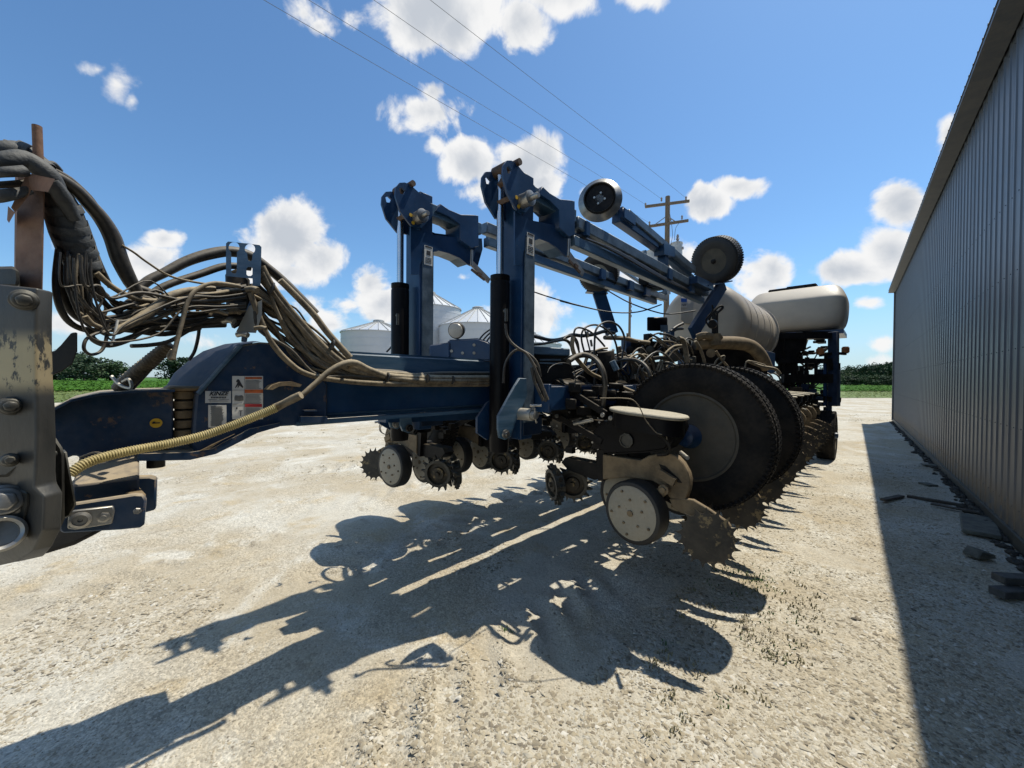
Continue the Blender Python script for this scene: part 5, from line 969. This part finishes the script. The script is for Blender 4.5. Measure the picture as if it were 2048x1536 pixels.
# --- left loom from the tractor to the tongue
ZP = [(-80, 1.0), (0, 1.02), (100, 1.10), (200, 1.25), (350, 1.48), (490, 1.72), (600, 1.93), (700, 2.10), (850, 2.42), (975, 2.80), (1000, 2.9)]
def zl(px):
    for (a, za), (c_, zb) in zip(ZP, ZP[1:]):
        if px <= c_: return za+(zb-za)*(px-a)/(c_-a)
    return 2.9
for l, r, m, o in (
  ([(-70, 292), (0, 300), (40, 303), (75, 325), (105, 362)], [17, 18, 19, 17, 14], WRAP, .03), ([(-70, 325), (0, 322), (50, 320), (95, 350), (115, 385)], [16, 17, 18, 18, 15], WRAP, -.0), ([(-70, 352), (0, 345), (50, 342)], [9, 10, 11], WRAP, -.02), ([(-70, 398), (0, 392), (35, 386), (60, 380)], [13, 13, 10, 8], WRAP, .0), ([(-60, 372), (0, 370), (60, 365)], 7, HOSE_B, .03),
  ([(85, 350), (112, 385), (128, 420), (140, 455), (152, 490), (168, 528), (184, 552)], [15, 21, 26, 27, 26, 23, 14], WRAP, .03), ([(92, 380), (107, 425), (120, 465), (134, 505), (146, 540)], [12, 15, 16, 14, 9], WRAP, .05), ([(118, 390), (145, 425), (160, 465), (175, 505), (190, 545)], [10, 13, 13, 12, 9], WRAP, .02), ([(104, 360), (125, 395), (150, 440)], [10, 15, 10], WRAP, -.01),
  ([(70, 338), (112, 352), (150, 378), (180, 410), (205, 440), (225, 475), (240, 520), (262, 565), (280, 592)], [9, 10, 11, 12, 13, 14, 14, 12, 8], HOSE_B, .0), ([(95, 335), (135, 358), (175, 395), (198, 425)], [6, 8, 8, 6], HOSE_B, .03), ([(98, 326), (108, 328), (122, 342)], [4, 5, 4], WRAP, .03),
  ([(168, 440), (182, 480), (196, 520), (214, 560), (222, 575)], 5, HOSE_B, .06), ([(172, 450), (190, 500), (205, 545)], 3.4, HOSE_T, .05),
  ([(118, 500), (112, 560), (118, 610), (140, 645), (175, 660), (220, 658), (280, 632), (330, 600), (370, 582), (440, 576), (490, 577)], 5.8, HOSE_B, .05), ([(130, 520), (127, 590), (150, 630), (190, 648), (250, 655), (330, 655), (400, 650), (450, 648)], 7, HOSE_B, .08),
  ([(192, 545), (222, 572), (258, 592), (300, 602), (350, 600), (420, 590), (480, 580)], 5.4, HOSE_T, .0), ([(180, 555), (203, 598), (230, 622), (280, 640), (350, 642), (450, 640)], 5, HOSE_B, .04), ([(140, 490), (152, 545), (170, 600), (195, 632), (240, 645), (320, 640)], 8, HOSE_B, .07), ([(128, 480), (142, 550), (150, 600), (170, 630), (200, 645)], 7, HOSE_B, .05),
  ([(175, 655), (188, 680), (218, 690), (255, 680), (280, 665), (305, 652)], 5.6, HOSE_B, .03), ([(215, 645), (212, 680), (202, 702), (182, 709), (168, 698), (173, 678), (195, 666), (215, 662)], 3, HOSE_B, -.02), ([(228, 662), (270, 642), (308, 616), (340, 592), (382, 580), (430, 578)], [6, 8.5, 8.5, 7.5, 6, 5], HOSE_T, -.03),
  ([(345, 718), (352, 690), (365, 640), (376, 602), (395, 578), (430, 566), (480, 573)], [5, 4, 4, 4, 4, 4, 4], HOSE_T, -.05), ([(243, 490), (268, 505), (295, 525), (340, 552), (400, 566), (470, 574)], 2.2, HOSE_T, -.02), ([(262, 592), (296, 562), (330, 545), (375, 522), (420, 508), (460, 503), (500, 512), (540, 540), (570, 566), (602, 598), (632, 628)], [8, 9, 9, 10, 11, 11, 10, 9, 9, 9, 8], HOSE_B, .12),
  ([(285, 602), (330, 572), (400, 548), (452, 532), (500, 535)], 7, HOSE_B, .1), ([(262, 692), (300, 690), (340, 682), (390, 655), (440, 645)], 4, HOSE_B, .05), ([(270, 575), (300, 585), (330, 600), (400, 600)], 8, HOSE_B, .06), ([(235, 625), (262, 600), (290, 595), (330, 610), (380, 615), (450, 612)], 5, HOSE_B, .03),
  ([(240, 605), (290, 618), (350, 622), (430, 606), (490, 590)], 4, HOSE_T, .02), ([(155, 625), (185, 640), (230, 640), (290, 622), (340, 612), (420, 600), (480, 592)], 4, HOSE_T, .02), ([(170, 632), (182, 646), (200, 655)], 5, HOSE_T, -.02), ([(300, 660), (340, 645), (400, 630), (450, 628), (490, 620)], 6, HOSE_B, .08), ([(210, 655), (270, 662), (330, 668), (400, 655)], 5, HOSE_B, .07), ([(395, 620), (398, 660), (390, 700), (378, 720)], 3, HOSE_B, .1), ([(420, 588), (430, 610), (420, 630)], 3, HOSE_T, .0), ([(410, 622), (432, 622), (455, 628)], 4, HOSE_T, -.03)):
    hose(l, r, zl, m=m, off=o)
for i in range(26):
    a = random.random(); r = random.choice([1.6, 2, 2.4, 3, 3.4]); sag = random.gauss(645, 22); sx = 120+75*random.random()
    hose([(sx, 500+30*random.random()), (sx+random.gauss(4, 8), 570), (sx+30+random.gauss(0, 12), sag-25), (225+random.gauss(0, 15), sag), (300+random.gauss(0, 15), sag-22+random.gauss(0, 10)), (370, 590+50*a+random.gauss(0, 8)), (440, 575+65*a), (492, 565+75*a)], r, zl, m=random.choice([HOSE_B, HOSE_B, HOSE_T]), off=random.uniform(-.05, .10))
for i in range(16):
    x0 = random.uniform(1120, 1330); y0 = random.uniform(745, 790); x1 = x0+random.gauss(55, 30); y1 = random.uniform(720, 800); top = random.uniform(690, 740)
    hose([(x0, y0), (x0+random.gauss(2, 6), (y0+top)/2), ((x0+x1)/2, top), (x1, (top+y1)/2+8), (x1+random.gauss(4, 6), y1)], random.choice([1.2, 1.6, 2, 2.6]), HZ, m=random.choice([HOSE_K, HOSE_K, HOSE_B, HOSE_T]), off=random.uniform(-.05, .35))
for i in range(15):
    t = random.random(); y0 = 515+85*t; ye = 748+20*(i/14)
    hose([(500+20*random.random(), y0), (540+10*t, y0+45-20*t), (580+20*random.random(), 640+40*t+random.gauss(0, 8)), (640+random.gauss(0, 10), 700+30*t+random.gauss(0, 5)), (710, 732+26*t), (800, 742+26*t+random.gauss(0, 2)), (880, 748+20*i/14), (978, ye)], random.choice([3.2, 4, 4.6, 5]), zl, m=HOSE_T if i % 3 else HOSE_B, off=-.05+.10*random.random())
for i in range(22):
    a = random.random(); b_ = random.random()
    hose([(488+30*random.random(), 560+70*a), (530+random.gauss(0, 8), 600+70*a), (580+random.gauss(0, 8), 620+95*a+random.gauss(0, 6)), (635+random.gauss(0, 8), 668+80*a+random.gauss(0, 5)), (700, 722+34*a), (790, 744+20*b_), (880, 750+16*b_), (978, 752+14*b_)], random.choice([2, 2.6, 3.2, 3.8]), zl, m=random.choice([HOSE_T, HOSE_T, HOSE_B]), off=random.uniform(-.06, .08))
for l, r in (([(524, 532), (545, 572), (575, 612), (612, 655), (655, 700), (692, 728), (740, 745), (800, 754), (880, 757), (975, 757)], 6), ([(524, 545), (550, 592), (590, 640), (635, 690), (690, 735), (760, 752), (850, 762), (975, 762)], 5.5), ([(500, 585), (515, 625), (540, 680), (575, 722), (615, 748), (690, 762), (800, 768), (975, 768)], 5.5), ([(525, 535), (536, 570), (550, 612), (562, 640)], 3.4), ([(524, 540), (532, 560), (545, 582), (556, 600)], 4.5), ([(560, 560), (600, 600), (630, 632), (655, 665), (700, 715)], 6.5)): hose(l, r, zl, m=HOSE_T, off=-.06)
for (x, y, r, a) in ((128, 420, 27.6, .5), (139, 455, 28.6, .35), (148, 478, 28.4, .3), (158, 503, 27, .4), (170, 530, 24, .45), (20, 303, 19.8, 1.4), (45, 304, 19.6, 1.3), (85, 334, 17.5, .9), (0, 322, 17.6, 1.5), (50, 321, 18.8, 1.5)):
    zz = zl(x)+(.03 if y > 310 else .03); p = at(x, y, zz); ax = (at(x+math.sin(a)*10, y+math.cos(a)*10, zl(x+5)+.03)-p).normalized(); R_ = r*zz/F
    b = MB(); b.lathe([(R_*.97, -.012), (R_*1.0, -.010), (R_*1.03, .010), (R_*.97, .012)], p, ax+V((random.gauss(0, .15), 0, random.gauss(0, .15))), 22, cap=False); b.build('wrap_band', WRAP, pl)
hose([(770, 752), (735, 738), (712, 727), (690, 727), (660, 742), (632, 766), (605, 790)], [6, 6.5, 7, 6.5, 6, 5.5, 5.5], zl, m=HOSE_T, off=-.12)
for px, py in ((700, 728), (855, 757), (775, 755), (905, 760), (545, 577), (665, 690)): p = at(px, py, zl(px)-.09); b = MB(); b.lathe([(.027, -.004), (.029, 0), (.027, .004)], p, (.1, 1, -.2), 12); b.build('cable_tie', HOSE_K if px != 700 else TAN, pl)
hose([(602, 790), (588, 797), (570, 806), (552, 815)], [8, 9, 8, 9], z=1.70, m=HOSE_T, name='hose_coupling')
hose([(552, 816), (510, 833), (460, 853), (400, 873), (330, 889), (265, 901), (205, 915), (165, 930), (140, 948)], [8, 8, 8, 8.3, 8.3, 8.6, 9, 9.5, 9.5], lambda x: 1.22+(x-140)*.0011, m=YELLOW_H, name='corrugated_conduit', ridge=.14, rn=86, n=12)
hose([(338, 690), (310, 715), (280, 740), (250, 766), (236, 778)], [9, 10.5, 11, 11, 9], z=1.55, m=HOSE_T, name='coil_spring', ridge=.32, rn=21, n=12)
hose([(345, 716), (342, 712), (347, 700)], [7, 7, 5], z=1.45, m=HOSE_T, name='hose_end'); hose([(334, 695), (295, 742), (262, 778)], 5, z=1.63, m=HOSE_B); hose([(235, 640), (230, 665), (222, 690)], 2.2, zl, m=WHITE, name='zip_tie', off=-.04); hose([(160, 915), (190, 905), (220, 912)], 2, z=1.3, m=HOSE_B)
b = MB(); b.tube([at(223, 752, 1.5), at(240, 770, 1.5), at(262, 776, 1.5), at(258, 758, 1.5), at(245, 764, 1.5)], .006, 6); b.build('spring_hook', ZINC, pl)
# hose holder with two keyholes
b = MB(); z = 1.70; n_ = ray(487, 525)*-1
def kh(cx, cy, r, sl, sw):
    p = [(cx+r*math.sin(math.radians(32+296*k/14)), cy-r*math.cos(math.radians(180+32+296*k/14))*1.0) for k in range(15)]
    return p+[(cx-sw, sl-4), (cx-sw*.6, sl), (cx+sw*.6, sl), (cx+sw, sl-4)]
T3 = lambda L: [at(x, y, z) for x, y in L]
rect = lambda cx, y0, y1, w: [(cx-w, y0+3), (cx-w+3, y0), (cx+w-3, y0), (cx+w, y0+3), (cx+w, y1-3), (cx+w-3, y1), (cx-w+3, y1), (cx-w, y1-3)]
b.holed(T3([(452, 487), (456, 483), (519, 490), (523, 494), (521, 571), (506, 573), (505, 557), (452, 552)]), [T3(kh(468, 495, 11, 547, 5.5)), T3(kh(500, 498, 10.5, 522, 4.5)), T3(rect(499, 534, 552, 6))], ray(487, 525)*.010)
hh_ = b.build('hose_holder', BLUE_L, pl, smooth=0)
b = MB(); b.plate([at(x, y, 1.715) for x, y in ((505, 565), (521, 566), (512, 600), (500, 640), (494, 684), (482, 684), (486, 640), (500, 600))], ray(500, 600)*.04); b.build('holder_post', BLUE, hh_, bevel=.003)
b = MB(); b.plate([at(x, y, 1.70) for x, y in ((472, 664), (498, 612), (524, 600), (524, 630), (512, 666))], ray(500, 640)*.05); b.build('junction_plate', ZINC, hh_)
b = MB(); b.plate([at(x, y, 1.76) for x, y in ((450, 545), (480, 535), (500, 560), (500, 640), (465, 660), (452, 620))], ray(480, 600)*.12); b.build('coupler_block', BLACK, hh_, bevel=.01)
for (x, y, r) in ((505, 578, .015), (470, 622, .012), (486, 668, .012), (522, 655, .010), (458, 640, .014), (430, 624, .012)): hose([(x-12, y+2), (x, y), (x+10, y+3)], r*F/1.7, z=1.68, m=random.choice([HOSE_T, ZINC, HOSE_T]), name='coupler')

# ------------------------------------------------------------------ rear hitch of the tractor at the left edge
th_ = empty('tractor_hitch', at(0, 900, 1.05)*1, label='dark worn tractor three point hitch at far left edge with scuffed tan patch', cat='tractor hitch'); th_.location = (at(0, 900, 1.05).x, at(0, 900, 1.05).y, 0); WO[th_.name] = V(th_.location)
def pc(name, px, z, t, m, bevel=.006, par=None): b = MB(); b.plate([at(x, y, z) for x, y in px], ray(50, 800)*t); return b.build(name, m, par or th_, bevel=bevel)
def pv(name, pts, m, bevel=.006, par=None, ext=None, smooth=30):
    b = MB(); b.plate([at(x, y, z) for x, y, z in pts], ext or ray(50, 800)*.02); return b.build(name, m, par or th_, bevel=bevel, smooth=smooth)
# main post: a folded plate, swept down the post in rows (px, py, depth)
rows = [([(-90, 576, 1.02), (30, 574, 1.0), (68, 578, 1.0), (74, 580, 1.015)]), ([(-90, 640, 1.02), (30, 640, 1.0), (66, 640, 1.0), (73, 640, 1.015)]), ([(-90, 700, 1.02), (30, 700, 1.0), (66, 700, 1.0), (74, 700, 1.015)]), ([(-90, 760, 1.02), (30, 760, 1.0), (68, 760, 1.0), (77, 760, 1.015)]), ([(-90, 820, 1.02), (40, 820, 1.0), (72, 820, 1.0), (82, 818, 1.015)]), ([(-90, 880, 1.03), (50, 880, 1.01), (74, 880, 1.0), (84, 880, 1.015)]),
        ([(-90, 940, 1.04), (55, 940, 1.02), (74, 945, 1.0), (83, 945, 1.015)]), ([(-90, 972, 1.05), (55, 975, 1.03), (76, 975, 1.0), (86, 972, 1.015)]), ([(-90, 1000, 1.05), (56, 1000, 1.03), (88, 995, 1.0), (96, 992, 1.015)]), ([(-90, 1050, 1.05), (52, 1050, 1.03), (88, 1050, 1.0), (97, 1050, 1.02)]), ([(-90, 1090, 1.06), (40, 1095, 1.04), (80, 1080, 1.02), (92, 1076, 1.03)]), ([(-90, 1120, 1.10), (0, 1120, 1.07), (50, 1105, 1.05), (85, 1092, 1.06)])]
b = MB(); vs = [at(*q) for r in rows for q in r]; w_ = 4; fs = [(i*w_+j, i*w_+j+1, (i+1)*w_+j+1, (i+1)*w_+j) for i in range(len(rows)-1) for j in range(w_-1)]; b.add(vs, fs); post = b.build('hitch_post', SCUFF, th_, smooth=50)
so = post.modifiers.new('thick', 'SOLIDIFY'); so.thickness = -.03; so.offset = 1; bv = post.modifiers.new('soft', 'BEVEL'); bv.width = .006; bv.segments = 3; bv.limit_method = 'ANGLE'; bv.angle_limit = math.radians(25)
pc('side_gusset', [(84, 834), (100, 858), (125, 895), (129, 910), (130, 1040), (118, 1064), (95, 1078), (86, 1040), (80, 985), (80, 900)], 1.06, .04, DARKM, .008)
pc('rear_gusset', [(128, 900), (134, 905), (153, 1010), (140, 1034), (126, 1040)], 1.10, .05, DARKM)
pc('inner_recess', [(-90, 812), (0, 808), (18, 806), (34, 815), (50, 835), (50, 905), (40, 935), (14, 955), (-90, 960)], .985, .03, DARKM, .008)
pc('lower_plate', [(-90, 975), (0, 970), (34, 976), (58, 984), (58, 1010), (44, 1060), (0, 1086), (-90, 1090)], .985, .03, DARKM, .006)
for (x, y, r, nm) in ((48, 600, .021, 'bolt'), (22, 812, .019, 'bolt'), (20, 920, .014, 'bolt'), (8, 1003, .034, 'big_bolt'), (104, 908, .008, 'hole')):
    c = at(x, y, .972 if x < 60 else 1.05); b = MB(); ax = ray(x, y)*-1; b.lathe([(r*1.25, 0), (r*1.25, .006), (r, .008), (r, .016), (r*.75, .018)], c, ax, 20); b.lathe([(r*.72, .012), (r*.72, .028), (r*.5, .031)], c, ax, 6); b.build(nm, DARKM if nm != 'big_bolt' else SILVER, th_, bevel=.002)
b = MB(); c = at(0, 1068, .965); ax = ray(0, 1068)*-1; b.lathe([(.044, 0), (.044, .03), (.038, .034), (.031, .03), (.029, .008), (.004, .006)], c, ax, 32); b.build('lower_link_pin', SILVER, th_)
pc('link_arm', [(-90, 1100), (-20, 1133), (30, 1124), (94, 1111), (150, 1094), (187, 1075), (206, 1064), (235, 1050), (215, 1034), (130, 1030), (-90, 1050)], 1.42, .10, BLACK, .02)
pv('spear_plate', [(74, 650, 1.2), (82, 672, 1.2), (90, 700, 1.2), (108, 703, 1.2), (122, 690, 1.2), (143, 665, 1.2), (155, 664, 1.2), (155, 702, 1.2), (145, 728, 1.2), (125, 742, 1.2), (100, 752, 1.2), (74, 755, 1.2)], BLACK, .003)
pc('rail_block', [(-60, 532), (24, 530), (38, 535), (40, 560), (36, 576), (-60, 576)], 1.03, .08, DARKM, .01)
# rust coloured hose post
rp_ = MB(); rp_.plate([at(x, y, 1.10) for x, y in ((36, 352), (90, 348), (84, 655), (72, 655), (72, 580), (30, 580))], ray(50, 500)*.012); rpo = rp_.build('hose_post', RUST, th_, bevel=.003)
b = MB(); b.plate([at(x, y, z) for x, y, z in ((36, 352, 1.10), (30, 352, 1.18), (28, 580, 1.18), (34, 580, 1.10))], ray(20, 500)*.01); b.build('post_flange', RUST, rpo)
for (px, r, y0, y1, zz) in ((75, 7.2, 252, 352, 1.085), (57, 5, 291, 330, 1.12)): b = MB(); b.cyl(at(px-(1 if y0 < 260 else 0), y0, zz), at(px+3, y1, zz), r*zz/F, 16); b.build('post_rod', RUST, rpo)
b = MB(); b.plate([at(x, y, z) for x, y, z in ((54, 346, 1.06), (110, 358, 1.02), (96, 384, 1.02), (62, 380, 1.06))], ray(80, 360)*.008); b.build('cap_plate', RUST, rpo)
b = MB(); b.plate([at(x, y, z) for x, y, z in ((54, 346, 1.06), (62, 380, 1.06), (58, 392, 1.06), (30, 425, 1.05), (22, 415, 1.05))], ray(40, 380)*.008); b.build('cap_plate', RUST, rpo)
b = MB(); b.plate([at(x, y, z) for x, y, z in ((16, 412, 1.08), (30, 425, 1.06), (18, 446, 1.08), (14, 440, 1.09))], ray(20, 430)*.008); b.build('cap_tip', RUST, rpo)
